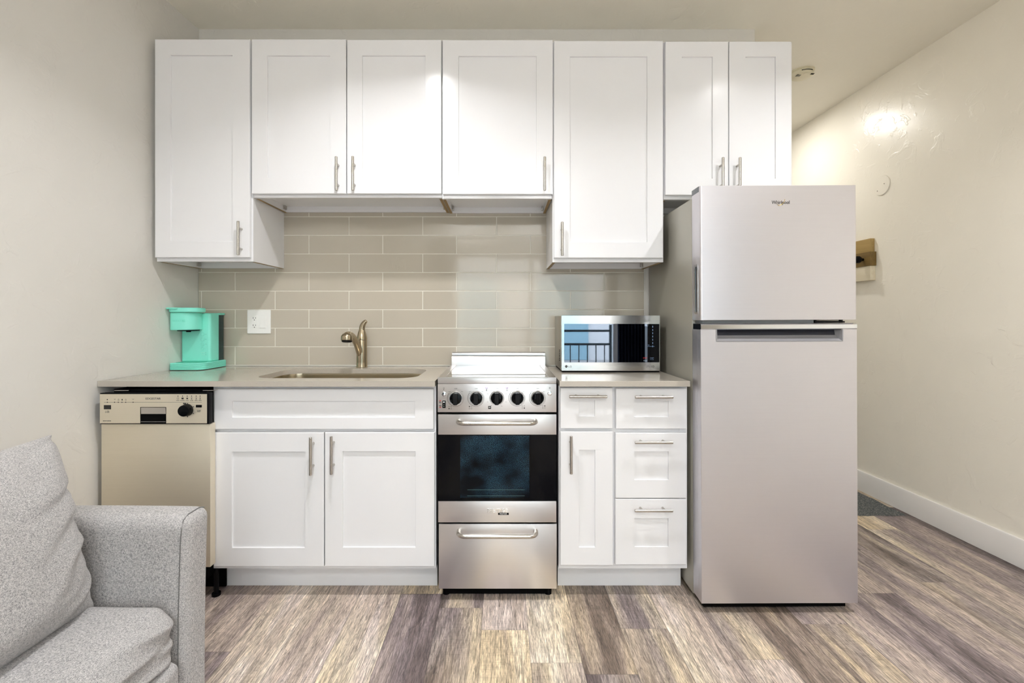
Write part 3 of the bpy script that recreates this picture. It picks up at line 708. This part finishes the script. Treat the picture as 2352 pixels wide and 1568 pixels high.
# control panel
cz0, cz1 = Z(946.3, SR), Z(881.2, SR)
cpn = MB().box(rx0, rx1, YR, YR+.028, cz0, cz1, .0008).build('control_panel', STEEL, rg)
def kn(px): return X(px, SR)
for k, px in enumerate((1047, 1093.8, 1141, 1188.2, 1235.2)):
    kx, kz = kn(px), Z(914.2-.25*k, SR)
    m = MB(); m.lathe((kx, YR-.0003, kz), (0, -1, 0), [(.0268, 0), (.0262, .009), (.0245, .016), (.0235, .0165)], 36)
    pts_ = rrect(kx-.0098, kx+.0098, kz-.0245, kz+.0245, .006, 5); m.extrude(pts_, YR-.0155, YR-.034, 'y', .0018)
    kb = m.build('knob', GLOSSB, rg)
    m = MB(); m.lathe((kx, YR-.0002, kz), (0, -1, 0), [(.0312, 0), (.0305, .003), (.0280, .0055), (.0272, .0055), (.0272, 0)], 40); m.build('bezel', CHROME, kb)
m = MB()
def arc(m, cx, cz_, r, a0, a1, w0, w1, n=28):
    pa = []
    for i in range(n+1):
        a = math.radians(a0+(a1-a0)*i/n); pa.append((cx+math.cos(a)*r, YR-.0003, cz_+math.sin(a)*r))
    m.tube(pa, [w0+(w1-w0)*i/n for i in range(n+1)], 6)
icons = {0: (1033.8, 935.8, 2), 1: (1080.5, 935.6, 0), 3: (1202, 934.5, 3), 4: (1249, 934.2, 1)}
for k, px in enumerate((1047, 1093.8, 1141, 1188.2, 1235.2)):
    kx, kz = kn(px), Z(914.2-.25*k, SR)
    m.text('OFF', kx, YR-.0001, Z(892.3, SR), .0062, .0002, stretch=1.2)
    if k != 2:
        arc(m, kx-.001, kz, .0352, 140, 250, .0009, .0006); arc(m, kx-.001, kz, .0352, 250, 400, .0006, .00025)
        m.text('MAX', kx-.026, YR-.0001, Z(899.3, SR), .0045, .0002, stretch=1.1); m.text('MIN', kx+.026, YR-.0001, Z(899.3, SR), .0045, .0002, stretch=1.1)
        cx, cy, full = icons[k]; cx = kn(cx); cz_ = Z(cy, SR)
        for j, (dx, dz) in enumerate(((-.0043, .0043), (.0043, .0043), (-.0043, -.0043), (.0043, -.0043))):
            if j == full: m.cyl((cx+dx, YR+.0001, cz_+dz), (cx+dx, YR-.0005, cz_+dz), .0026, n=14)
            else: arc(m, cx+dx, cz_+dz, .0024, 0, 360, .00035, .00035, 14)
    else:
        for a, s_ in ((-60, 'BRL'), (125, '500'), (155, '450'), (205, '350'), (235, '300'), (25, '200'), (-25, '250')):
            ra = math.radians(a); m.text(s_, kx+math.cos(ra)*.043, YR-.0001, kz+math.sin(ra)*.040, .0042, .0002)
m.text('*', kn(1262.7), YR-.0001, Z(892.8, SR), .02, .0002); arc(m, kn(1019.5), Z(891, SR), .0026, 0, 360, .0004, .0004, 12)
m.box(kn(1019.5)-.001, kn(1019.5)+.001, YR-.0004, YR+.0001, Z(895, SR), Z(893, SR))
for px, py in ((1117.5, 895.5), (1164.6, 895.5)):
    m.box(kn(px)-.0022, kn(px)-.0006, YR-.0004, YR+.0001, Z(py+2.2, SR), Z(py-1.8, SR)); m.box(kn(px)+.0006, kn(px)+.0022, YR-.0004, YR+.0001, Z(py+2.2, SR), Z(py-1.8, SR))
x_, z_ = kn(1124.6), Z(935.5, SR); m.box(x_-.0062, x_+.0062, YR-.0005, YR+.0001, z_-.0062, z_+.0062)
for py in (923.8, 931.8): m.box(kn(1011.2)-.004, kn(1011.2)+.004, YR-.0005, YR+.0001, Z(py, SR)-.0034, Z(py, SR)+.0034)
m.build('printed_markings', INK, cpn)
for py in (919.8, 935.3): MB().box(kn(1011.2)-.004, kn(1011.2)+.004, YR-.0005, YR+.0001, Z(py, SR)-.0016, Z(py, SR)+.0016).build('red_marking', INKR, cpn)
m = MB()
for py in (923.8, 931.8): m.box(kn(1011.2)-.0016, kn(1011.2)+.0016, YR-.0008, YR-.0004, Z(py, SR)-.0014, Z(py, SR)+.0014)
m.box(x_-.0034, x_+.0034, YR-.0008, YR-.0004, z_-.0012, z_+.0022); m.build('white_markings', WHITEI, cpn)
for px, py in ((1019.5, 904.7), (1262.7, 903)):
    m = MB(); m.lathe((kn(px), YR-.0003, Z(py, SR)), (0, -1, 0), [(.0104, 0), (.0100, .003), (.0078, .0038), (.0074, .002), (.0070, .004), (0, .0044)], 24); m.build('push_button', CHROME, cpn)
VIO = plain('indicator_lens', srgb(225, 215, 245), .15, 0, .5)
for px in (1117.5, 1164.4):
    m = MB(); m.lathe((kn(px), YR-.0003, Z(889.7, SR)), (0, -1, 0), [(.0060, 0), (.0058, .002), (.004, .0036), (0, .0042)], 20); m.build('indicator_light', VIO, cpn)
sw = MB().box(kn(1016.1), kn(1023.6), YR-.002, YR+.0005, Z(936.6, SR), Z(919.5, SR), .0005).build('rocker_switch', BLACK, cpn)
m = MB(); m.box(kn(1018), kn(1021.5), YR-.0026, YR-.0018, Z(924.5, SR), Z(921.5, SR)); m.cyl((kn(1019.7), YR-.0018, Z(929, SR)), (kn(1019.7), YR-.0026, Z(929, SR)), .0016, n=10); m.cyl((kn(1019.7), YR-.0018, Z(932.8, SR)), (kn(1019.7), YR-.0026, Z(932.8, SR)), .0016, n=10); m.build('switch_mark', WHITEI, sw)
# oven door
dx0, dx1 = X(1006.3, SR), X(1278, SR)
zdt, zgt, zgb, zdb = Z(951.3, SR), Z(997.8, SR), Z(1150.6, SR), Z(1199.3, SR)
m = MB(); m.box(dx0, dx1, YR, YR+.03, zgt, zdt, .0008); m.box(dx0+.0005, dx1-.0002, YR, YR+.03, zdb, zgb, .0008); m.box(dx0+.001, dx1-.001, YR+.012, YR+.03, zgb-.001, zgt+.001)
od = m.build('oven_door', STEEL, rg)
wx0, wx1, wz0, wz1 = X(1057, SR), X(1216, SR), Z(1143, SR), Z(1000, SR)
m = MB(); m.box(dx0+.001, dx1-.001, YR+.0008, YR+.0055, zgb+.0006, zgt-.0006); m.build('door_glass', GLOSSB, od)
# speckled enamel liner seen through the clear middle of the glass
SPK = speckle('speckled_blue_enamel', srgb(6, 10, 16), srgb(66, 104, 128), 520, .51, .06, 1, .12)
_n = SPK.node_tree.nodes; _l = SPK.node_tree.links; _b = _n['Principled BSDF']; _b.inputs['Specular IOR Level'].default_value = .12
_vm = coords(_n, _l, (7, 7, 9)); _t = N(_n, 'ShaderNodeTexNoise', i_Scale=1.0, i_Detail=2.0); _l.new(_vm, _t.inputs['Vector'])
_r = N(_n, 'ShaderNodeMapRange'); _r.inputs[1].default_value = .40; _r.inputs[2].default_value = .62; _l.new(_t.outputs[0], _r.inputs[0])
_mx = [q for q in _n if q.type == 'MIX'][0]; _src = _mx.inputs[0].links[0].from_socket; _ml = N(_n, 'ShaderNodeMath', operation='MULTIPLY'); _l.new(_src, _ml.inputs[0]); _l.new(_r.outputs[0], _ml.inputs[1]); _l.new(_ml.outputs[0], _mx.inputs[0])
m = MB(); m.box(wx0, wx1, YR+.0003, YR+.0008, wz0, wz1); wg = m.build('clear_window', SPK, od)
m = MB()
for zz in (Z(1124.5, SR), Z(1138.5, SR)): m.box(wx0+.03, wx1-.02, YR+.0001, YR+.0004, zz-.0006, zz+.0006)
m.build('rack_line', plain('rack_wire', srgb(70, 110, 110), .4), wg)
def uhandle(parent, zc, x0, x1, so=.05, r=.0092):
    m = MB(); P = []
    y0_ = YR-.0004; y1_ = YR-so; R_ = .03
    def q90(cx, cy, a0, a1): return [(cx+R_*math.cos(math.radians(a0+(a1-a0)*i/8)), cy+R_*math.sin(math.radians(a0+(a1-a0)*i/8)), zc) for i in range(9)]
    P.append((x0, y0_, zc)); P += q90(x0+R_, y1_+R_, 180, 270); P += q90(x1-R_, y1_+R_, 270, 360); P.append((x1, y0_, zc))
    m.tube(P, r, 18); return m.build('handle', NICK, parent)
uhandle(od, Z(977.5, 564), X(1050, 555), X(1232, 555))
m = MB(); m.text('PRESTIGE', X(1142, SR), YR-.001, Z(1173, SR), .0245, .0012, stretch=.86); m.build('lettering', CHROME, od)
m = MB(); m.extrude(rrect(X(1144, SR), X(1168.5, SR), Z(1182, SR), Z(1177, SR), .001), YR-.0002, YR-.0018, 'y', .0004); tg = m.build('nameplate', BLACK, od)
m = MB(); m.text('PREMIER', X(1156.2, SR), YR-.0019, Z(1179.6, SR), .0072, .0002, stretch=1.2); m.build('lettering', WHITEI, tg)
# storage drawer
m = MB(); m.box(X(1007.8, SR), X(1278.7, SR), YR, YR+.03, Z(1351.5, SR), Z(1203, SR), .001); sdw = m.build('storage_drawer', STEEL, rg)
uhandle(sdw, Z(1243, 564), X(1051, 555), X(1233, 555))
for xx in (rx0+.03, rx1-.03):
    for yy in (YR+.06, -.08):
        MB().cyl((xx, yy, .0005), (xx, yy, .056), .016, n=16).build('foot', BLACK, rg)
MB().box(rx0+.02, rx1-.02, YR+.045, YR+.05, .006, .056).build('plinth', BLKM, rg)

# ------------------------------------------------------------------ microwave
SM = 469; YM = Y(SM)
mw = thing('microwave', 'stainless countertop microwave with mirrored black door beside the refrigerator', 'microwave', (.53, -.16, CT))
ux0, ux1, uz0, uz1 = X(1289.4, SM), X(1516, SM), Z(851.4, SM), Z(724, SM)
MB().box(ux0+.001, ux1-.001, YM+.022, -.012, uz0+.001, uz1-.002, .003).build('case', plain('microwave_case', srgb(160, 154, 140), .3, .7), mw)
m = MB(); m.extrude(rrect(ux0, ux1, uz0, uz1, .004), YM, YM+.0215, 'y', .0012); fr = m.build('front_frame', STEELP, mw)
m = MB(); m.extrude(rrect(X(1295.8, SM), X(1514.2, SM), Z(832, SM), Z(743.5, SM), .002), YM-.0012, YM+.0008, 'y', .0004)
MIR = plain('mirrored_black_glass', srgb(122, 130, 142), .015, 1); MIRD = plain('microwave_control_glass', srgb(6, 6, 8), .05, 0, 0, .15)
dg_ = m.build('door_glass', MIR, mw)
m = MB(); m.box(X(1487, SM), X(1514.2, SM), YM-.0017, YM-.0012, Z(831.7, SM), Z(744, SM)); cpp = m.build('control_strip', MIRD, dg_)
m = MB(); m.box(X(1487, SM), X(1503, SM), YM-.002, YM-.0017, Z(795.5, SM), Z(795, SM))
m.text('Stop', X(1489.5, SM), YM-.002, Z(792, SM), .0045, .0002); m.text('START', X(1497, SM), YM-.002, Z(822, SM), .006, .0002, stretch=1.1); m.text('Enter/+30s', X(1497, SM), YM-.002, Z(825.5, SM), .004, .0002)
for i in range(7): m.box(X(1498.4, SM), X(1499.6, SM), YM-.002, YM-.0017, Z(752+i*7.5, SM), Z(748+i*7.5, SM))
m.build('display_marks', plain('faint_display_blue', srgb(120, 150, 190), .5), dg_)
m = MB(); m.text('STOP', X(1481.5, SM), YM-.0015, Z(822, SM), .0085, .0002); m.build('red_print', plain('red_print', srgb(220, 50, 45), .5), dg_)
m = MB(); m.text('Clear', X(1482, SM), YM-.0015, Z(828, SM), .008, .0002); m.build('blue_print', plain('blue_print', srgb(190, 205, 220), .5), dg_)
m = MB(); m.text('LG', X(1309.2, SM), YM-.0003, Z(841.6, SM), .0125, .0003, stretch=1.1)
lx, lz = X(1300.8, SM), Z(841.3, SM)
m.lathe((lx, YM-.0001, lz), (0, -1, 0), [(.0062, 0), (.0062, .0004), (0, .0004)], 24)
m.text('IO', X(1499.5, SM), YM-.0003, Z(841.8, SM), .014, .0003); m.text('NeoChef', X(1488, SM), YM-.0003, Z(840, SM), .0034, .0002); m.text('Smart Inverter', X(1488, SM), YM-.0003, Z(843, SM), .0034, .0002)
m.build('lettering', INK, fr)
m = MB(); m.text('L', lx+.0006, YM-.0008, lz+.0006, .007, .0002); m.cyl((lx-.0022, YM-.0004, lz+.0018), (lx-.0022, YM-.001, lz+.0018), .0009, n=8); m.build('emblem', plain('emblem_silver', srgb(205, 200, 195), .4), fr)
MB().box(ux0+.006, ux1-.003, YM+.004, -.02, CT+.0006, uz0+.0005).build('base_plate', BLKM, mw)
m = MB()
for i in range(7):
    for j in range(3): m.cyl((ux0+.0012, -.235+j*.012, uz0+.045+i*.0085), (ux0+.0002, -.235+j*.012, uz0+.045+i*.0085), .0026, n=8)
m.build('vent_holes', BLKM, mw)

# ------------------------------------------------------------------ refrigerator
SF = 561; YF = Y(SF); fl = .818; frr = X(1971, SF)
fg = thing('refrigerator', 'tall stainless top-freezer refrigerator at the end of the cabinets', 'refrigerator', ((fl+frr)/2, -.35, 0))
yb0 = Y(537)
MB().box(fl+.001, frr-.004, yb0+.004, -.006, .028, 1.722, .006).build('cabinet_body', FRSIDE, fg)
MB().box(fl+.02, frr-.03, YF+.03, -.03, .0095, .036).build('base_grille', BLKM, fg)
zf0, zf1 = Z(735.3, SF), Z(426.2, SF)
m = MB(); m.extrude(rrect(fl, frr, YF, yb0, [.003, .003, .007, .007], 4), zf0, zf1, 'z', .0012); fz = m.build('freezer_door', FRST, fg)
# fridge door: backing slab plus pierced front layer
zr0, zr1 = Z(1386, SF), Z(756.5, SF)
hxa, hxb, hza, hzb = X(1647.5, SF), X(1938.5, SF), Z(784.3, SF), zr1
m = MB(); m.extrude(rrect(fl, frr, YF+.032, yb0, [.003, .003, 0, 0], 4), zr0, zr1, 'z', .0008)
m.extrude([(fl, zr0), (frr, zr0), (frr, zr1), (hxb+.0005, zr1)]+[(hxb+.0005-.008+.008*math.cos(a), hza-.0005+.008-.008*math.sin(a)) for a in (0, .4, .8, 1.2, 1.57)]+[(hxa-.0005+.008-.008*math.sin(a), hza-.0005+.008-.008*math.cos(a)) for a in (0, .4, .8, 1.2, 1.57)]+[(hxa-.0005, zr1), (fl, zr1)], YF, YF+.0322, 'y', .0012)
fd = m.build('refrigerator_door', FRST, fg)
m = MB()
prof = [(YF-.0006, hza-.001), (YF-.0006, hza+.002), (YF+.010, hza+.008), (YF+.024, hza+.024), (YF+.030, hzb), (YF+.0315, hzb), (YF+.0315, hza-.001)]
m.extrude(prof, hxa, hxb, 'x')
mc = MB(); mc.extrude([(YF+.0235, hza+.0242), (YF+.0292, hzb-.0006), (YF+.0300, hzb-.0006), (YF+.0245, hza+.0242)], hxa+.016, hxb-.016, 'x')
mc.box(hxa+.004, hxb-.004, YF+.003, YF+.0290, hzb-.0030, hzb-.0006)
for a, b_ in ((hxa-.0003, hxa+.0035), (hxb-.0035, hxb+.0003)): m.box(a, b_, YF-.0008, YF+.03, hza-.001, hzb-.0005, .0008)
m.extrude([(hxb-.004, YF+.001), (hxb-.016, YF+.031), (hxb-.004, YF+.031)], hza+.002, hzb-.001, 'z'); m.extrude([(hxa+.004, YF+.001), (hxa+.016, YF+.031), (hxa+.004, YF+.031)], hza+.002, hzb-.001, 'z')
ph_ = m.build('pocket_handle', plain('pocket_grey', srgb(150, 149, 152), .3, .3), fd)
mc.build('grip_shade', plain('grip_shade_grey', srgb(40, 41, 50), .4, 0, 0, .3), ph_)  # dark colour paints the shade deep in the handle pocket
m = MB(); m.extrude([(YF+.001, zr1), (YF-.002, zr1+.003), (YF-.002, Z(746, SF)), (YF+.004, Z(743, SF)), (yb0-.01, Z(743, SF)), (yb0-.01, zr1)], fl, frr-.001, 'x'); m.build('chrome_trim', CHROME, fd)
m = MB(); m.box(fl+.014, X(1878, SF), YF+.018, yb0+.002, Z(743, SF)+.0005, zf0-.0005); m.build('middle_rail', FRGREY, fg)
m = MB(); m.box(X(1880, SF), X(1950, SF), YF+.016, YF+.05, Z(742, SF), Z(738.5, SF), .001); m.cyl((X(1946, SF), YF+.03, Z(742.5, SF)), (X(1946, SF), YF+.03, zf0), .007, n=14); m.cyl((X(1884, SF), YF+.025, Z(742.5, SF)), (X(1884, SF), YF+.025, zf0), .005, n=14); m.build('hinge', BLACK, fg)
sx0_, sz0, sz1 = fl-.0008, Z(721, 549), Z(608, 549)
ya, yb_ = Y(554), Y(544.5)
m = MB(); m.holed(rrect(ya, yb_, sz0, sz1, .006), rrect(ya+.006, yb_-.006, sz0+.008, sz1-.008, .004), sx0_-.001, sx0_+.001, 'x'); sh_ = m.build('side_handle', CHROME, fz)
m = MB(); m.extrude(rrect(ya+.006, yb_-.006, sz0+.008, sz1-.008, .004), sx0_+.0002, sx0_+.0006, 'x'); m.build('handle_recess', plain('recess_grey', srgb(60, 64, 70), .3), sh_)
m = MB(); m.box(fl-.001, fl+.004, YF+.012, yb0-.002, zf1-.022, zf1+.0006, .001); m.build('corner_cap', FRGREY, fz)
m = MB(); m.text('Whirlpool', X(1796.8, SF), YF-.0003, Z(465.6, SF), .0205, .0006, stretch=.86); m.build('lettering', INK, fz)
m = MB()
P = [(-.018, -.0065), (-.0165, -.0105), (-.011, -.0115), (-.003, -.0075), (.004, -.001), (.009, .006), (.011, .0115), (.0095, .0125)]
m.tube(smooth([(X(1800, SF)+a, YF-.001, Z(466, SF)+b_) for a, b_ in P]), .0009, 8); m.build('gold_swirl', plain('gold', srgb(206, 180, 110), .25, 1), fz)
for xx in (fl+.05, frr-.07):
    for yy in (YF+.12, -.08): MB().cyl((xx, yy, .0003), (xx, yy, .03), .018, n=14).build('foot', BLACK, fg)
fg.rotation_euler = (0, math.radians(-.22), 0); fg.location.z = .0012

# ------------------------------------------------------------------ hallway fittings
sd = thing('smoke_detector', 'round off-white smoke detector on the ceiling beside the wall cabinets', 'smoke detector', (1.955, .45, CEILZ))
OW = plain('aged_white_plastic', srgb(222, 215, 190), .4)
MB().lathe((1.955, .45, CEILZ-.0005), (0, 0, -1), [(.072, 0), (.072, .006), (.064, .009), (.064, .014)], 40).build('mounting_ring', OW, sd)
hs = MB().lathe((1.955, .45, CEILZ-.014), (0, 0, -1), [(.066, 0), (.067, .012), (.064, .017), (.058, .021), (.05, .024), (0, .026)], 40).build('housing', OW, sd)
m = MB()
for k in range(4): m.box(1.905+k*.007, 1.908+k*.007, .415, .437, CEILZ-.0392, CEILZ-.036)
for k in range(4): m.box(1.985+k*.006, 1.987+k*.006, .40, .415, CEILZ-.0392, CEILZ-.036)
m.build('sound_slots', INK, hs)
m = MB()
for k in range(9):
    a = math.radians(-120+k*7); c_ = Vector((1.955+.0672*math.cos(a), .45+.0672*math.sin(a), CEILZ-.0195))
    m.xf(Matrix.Identity(4)); tb = MB(); tb.box(-.0032, .0032, -.0005, .0005, -.003, .003); tb.xf(Matrix.Translation(c_) @ Matrix.Rotation(a+math.pi/2, 4, 'Z')); m.merge(tb.bm)
m.build('printed_label', INK, hs)
m = MB(); m.lathe((1.95, .40, CEILZ-.0395), (0, 0, -1), [(.013, 0), (.012, .001), (0, .0015)], 20); m.build('test_button', OW, hs)

cpl = MB(); cpl.lathe((XR-.0005, .50, Z(424, 348)), (-1, 0, 0), [(.066, 0), (.066, .003), (.064, .0055), (0, .006)], 44)
cv = thing('cover_plate', 'round blank white cover plate high on the bare hallway wall', 'cover plate', (XR, .5, Z(424, 348)))
cpl.build('plate', WALLR, cv)
for y_, dz in ((.475, .004), (.53, -.03)): MB().cyl((XR-.0064, y_, Z(424, 348)+dz), (XR-.0072, y_, Z(424, 348)+dz), .0035, n=10).build('screw', NICK, cv)

rk = thing('coat_rack', 'rustic wooden board coat rack with black knob on the hall wall', 'coat rack', (XR, .8, 1.6))
W1 = wood_mat('aged_oak', srgb(150, 122, 66), srgb(190, 164, 108), (120, 4, 40)); W2 = wood_mat('dark_stained_board', srgb(86, 66, 30), srgb(140, 112, 58), (120, 4, 40)); W3 = wood_mat('whitewashed_board', srgb(232, 224, 204), srgb(214, 200, 170), (120, 4, 40))
zt = [Z(547, 340), Z(578, 340), Z(610, 341), Z(643, 341)]
MB().box(XR-.030, XR-.0008, .560, 1.15, zt[1]+.0005, zt[0], .0015).build('board', W1, rk)
MB().box(XR-.044, XR-.0008, .545, 1.15, zt[2]+.0005, zt[1], .0015).build('board', W2, rk)
MB().box(XR-.038, XR-.0008, .552, 1.15, zt[3], zt[2], .0015).build('board', W3, rk)
for yk in (.605, .85, 1.08):
    m = MB(); m.lathe((XR-.0442, yk, (zt[1]+zt[2])/2), (-1, 0, 0), [(.010, 0), (.009, .012), (.020, .020), (.026, .032), (.024, .044), (.014, .052), (0, .054)], 24); m.build('knob', GLOSSB, rk)

MATM = speckle('charcoal_mat_pile', srgb(104, 110, 112), srgb(178, 175, 168), 150, .46, .95, .8, .16)
m = MB(); nx, ny = 20, 18; G = []
for j in range(ny+1):
    G.append([])
    for i in range(nx+1):
        x_ = 1.66+(2.478-1.66)*i/nx; y_ = .262+.62*j/ny
        G[-1].append(m.bm.verts.new((x_+.004*math.sin(j*1.1)*(i == nx), y_+.004*math.sin(i*1.7)*(j == 0), .0085+.0012*mnoise.noise(Vector((x_*9, y_*9, 0))))))
m.skin(G, closed=False, cap=False); bmesh.ops.solidify(m.bm, geom=list(m.bm.faces), thickness=-.007)
om = m.build('door_mat', MATM); tag(om, 'charcoal grey mat on the hallway floor behind the refrigerator', 'mat')
zmin = min(v.co.z for v in om.data.vertices); om.location.z = .0008-zmin

# ------------------------------------------------------------------ sofa
def dY(d): return d-DIST
sf = thing('sofa', 'light grey tweed sofa beside the dishwasher', 'sofa', (-1.37, -2.0, 0))
ay0, ay1 = dY(1.400), dY(1.517)
m = rbox((-1.3435, (ay0+ay1)/2, .281), (.3815, (ay1-ay0)/2, .321), .034, 30, (0, .008, .006))
for v in m.bm.verts:
    t_ = (v.co.z-.05)/.55
    if v.co.x > -1.2: v.co.x += .010*max(0, t_)**2
    v.co.z = max(v.co.z, .004)
m.build('arm', SOFA, sf)
m = rbox((-1.35, dY(-.62), .325), (.378, .06, .272), .034, 12); m.build('arm', SOFA, sf)
m = MB(); xs_ = -.983
m.tube([(xs_-.001, ay0+.0016, .03), (xs_, ay0+.0008, .30), (xs_+.006, ay0+.0014, .52), (xs_+.009, ay0+.0018, .562), (xs_+.009, ay0+.0104, .5915), (xs_+.009, ay0+.034, .6012), (xs_+.010, ay1-.034, .6015), (xs_+.012, ay1-.012, .594)], .0017, 8)
m.build('arm_seam', plain('seam_grey', srgb(112, 111, 110), .9), sf)
m = rbox((-1.6315, dY(.39), .39), (.0955, .99, .335), .04, 20); m.build('backrest', SOFA, sf)
m = rbox((-1.335, dY(.39), .125), (.385, .985, .075), .03, 20); m.build('seat_base', SOFA, sf)
for xx in (-1.68, -1.03):
    for yy in (dY(1.42), dY(-.6)):
        MB().cyl((xx, yy, .0005), (xx, yy, .075), .018, .026, 14).build('leg', wood_mat('dark_leg', srgb(40, 28, 20), srgb(60, 42, 30)), sf)
# seat cushion: soft, wrinkled at its front corner
def seat(d0, d1):
    x0_, x1_ = -1.545, -.968; zc0, zc1 = .172, .360
    c = ((x0_+x1_)/2, dY((d0+d1)/2), (zc0+zc1)/2); h = ((x1_-x0_)/2, (d1-d0)/2, (zc1-zc0)/2)
    m = rbox(c, h, .058, 46, (.012, .0, .022))
    for v in m.bm.verts:
        fx_ = (v.co.x-c[0])/h[0]; fz_ = (v.co.z-c[2])/h[2]
        k = max(0, fx_-.55)/.45
        if k > 0:
            ph = v.co.z*105+v.co.y*26+2.2*mnoise.noise(Vector((v.co.x*5, v.co.y*5, v.co.z*7)))
            v.co.x += .0055*k*math.sin(ph); v.co.z += .003*k*math.cos(ph)
            v.co.x -= .010*math.exp(-((v.co.z-.265)/.012)**2)*k
        v.co += Vector((0, 0, .006*mnoise.noise(v.co*6)))
    return m.build('seat_cushion', SOFA, sf, 60)
seat(.58, 1.392); seat(-.28, .572)

# loose back cushion leaning on the backrest
def back_cushion(name, label, far_d, length, wr=True):
    pb = Vector((-1.222, 0, .350)); pt = Vector((-1.345, 0, .862)); up = (pt-pb).normalized(); H_ = (pt-pb).length
    nrm = Vector((up.z, 0, -up.x)); along = Vector((0, 1, 0)); ctr = (pb+pt)/2+Vector((0, dY(far_d-length/2), 0))
    m = MB(); n = 64; T = .125
    def P(u, v, sgn):
        a = abs(u); b_ = abs(v)
        prof_ = max(0, (1-a**3.2))**.55*max(0, (1-b_**3.2))**.55
        # corners pulled out, edges scalloped inwards
        eu = u*(1-.045*(1-v*v)**1.0*abs(u)**3); ev = v*(1-.05*(1-u*u)*abs(v)**3)
        th_ = T*prof_
        edge = max(0, a-.42)/.58 if u > 0 else 0
        if wr:
            ph = v*15-u*9+3.2*mnoise.noise(Vector((u*2, v*3, sgn)))
            w_ = edge**1.2*(1-edge**6*.5)
            th_ += .0105*w_*math.sin(ph)*(.4+prof_)+.006*w_*math.sin(ph*2.1+1.3)*(.3+prof_)
            eu += .006*edge**3*math.sin(ph*.95+.7)
            low = max(0, -v-.35)/.65
            th_ += .007*low*math.sin(u*4-v*10)*prof_
        th_ += .006*mnoise.noise(Vector((u*2.2, v*2.2, 3*sgn)))*prof_
        return ctr+along*(eu*length/2)+up*(ev*H_/2)+nrm*sgn*(th_+.0035*(1 if prof_ > 0 else .2))
    gr = {}
    for sgn in (1, -1):
        for i in range(n+1):
            for j in range(n+1):
                u = math.sin((i/n-.5)*math.pi*.96)/math.sin(.48*math.pi); v = math.sin((j/n-.5)*math.pi*.96)/math.sin(.48*math.pi)
                gr[(sgn, i, j)] = m.bm.verts.new(P(u, v, sgn))
        for i in range(n):
            for j in range(n):
                q_ = [gr[(sgn, i, j)], gr[(sgn, i+1, j)], gr[(sgn, i+1, j+1)], gr[(sgn, i, j+1)]]
                m.bm.faces.new(q_)
    brd = [(i, 0) for i in range(n)]+[(n, j) for j in range(n)]+[(i, n) for i in range(n, 0, -1)]+[(0, j) for j in range(n, 0, -1)]
    for k in range(len(brd)):
        a, b_ = brd[k], brd[(k+1) % len(brd)]
        m.bm.faces.new((gr[(1,)+a], gr[(1,)+b_], gr[(-1,)+b_], gr[(-1,)+a]))
    bmesh.ops.rotate(m.bm, cent=ctr+Vector((0, length/2, -H_/2)), matrix=Matrix.Rotation(math.radians(0), 3, 'X'), verts=list(m.bm.verts))
    o = m.build(name, SOFA, None, 75); tag(o, label, 'cushion'); return o
back_cushion('sofa_cushion', 'plump grey tweed back cushion leaning at the far end of the sofa', 1.375, .80)
back_cushion('sofa_cushion', 'grey tweed back cushion at the end of the sofa away from the kitchen', .54, .80, False)

for o in list(bpy.data.objects):
    if '_o' in o: del o['_o']
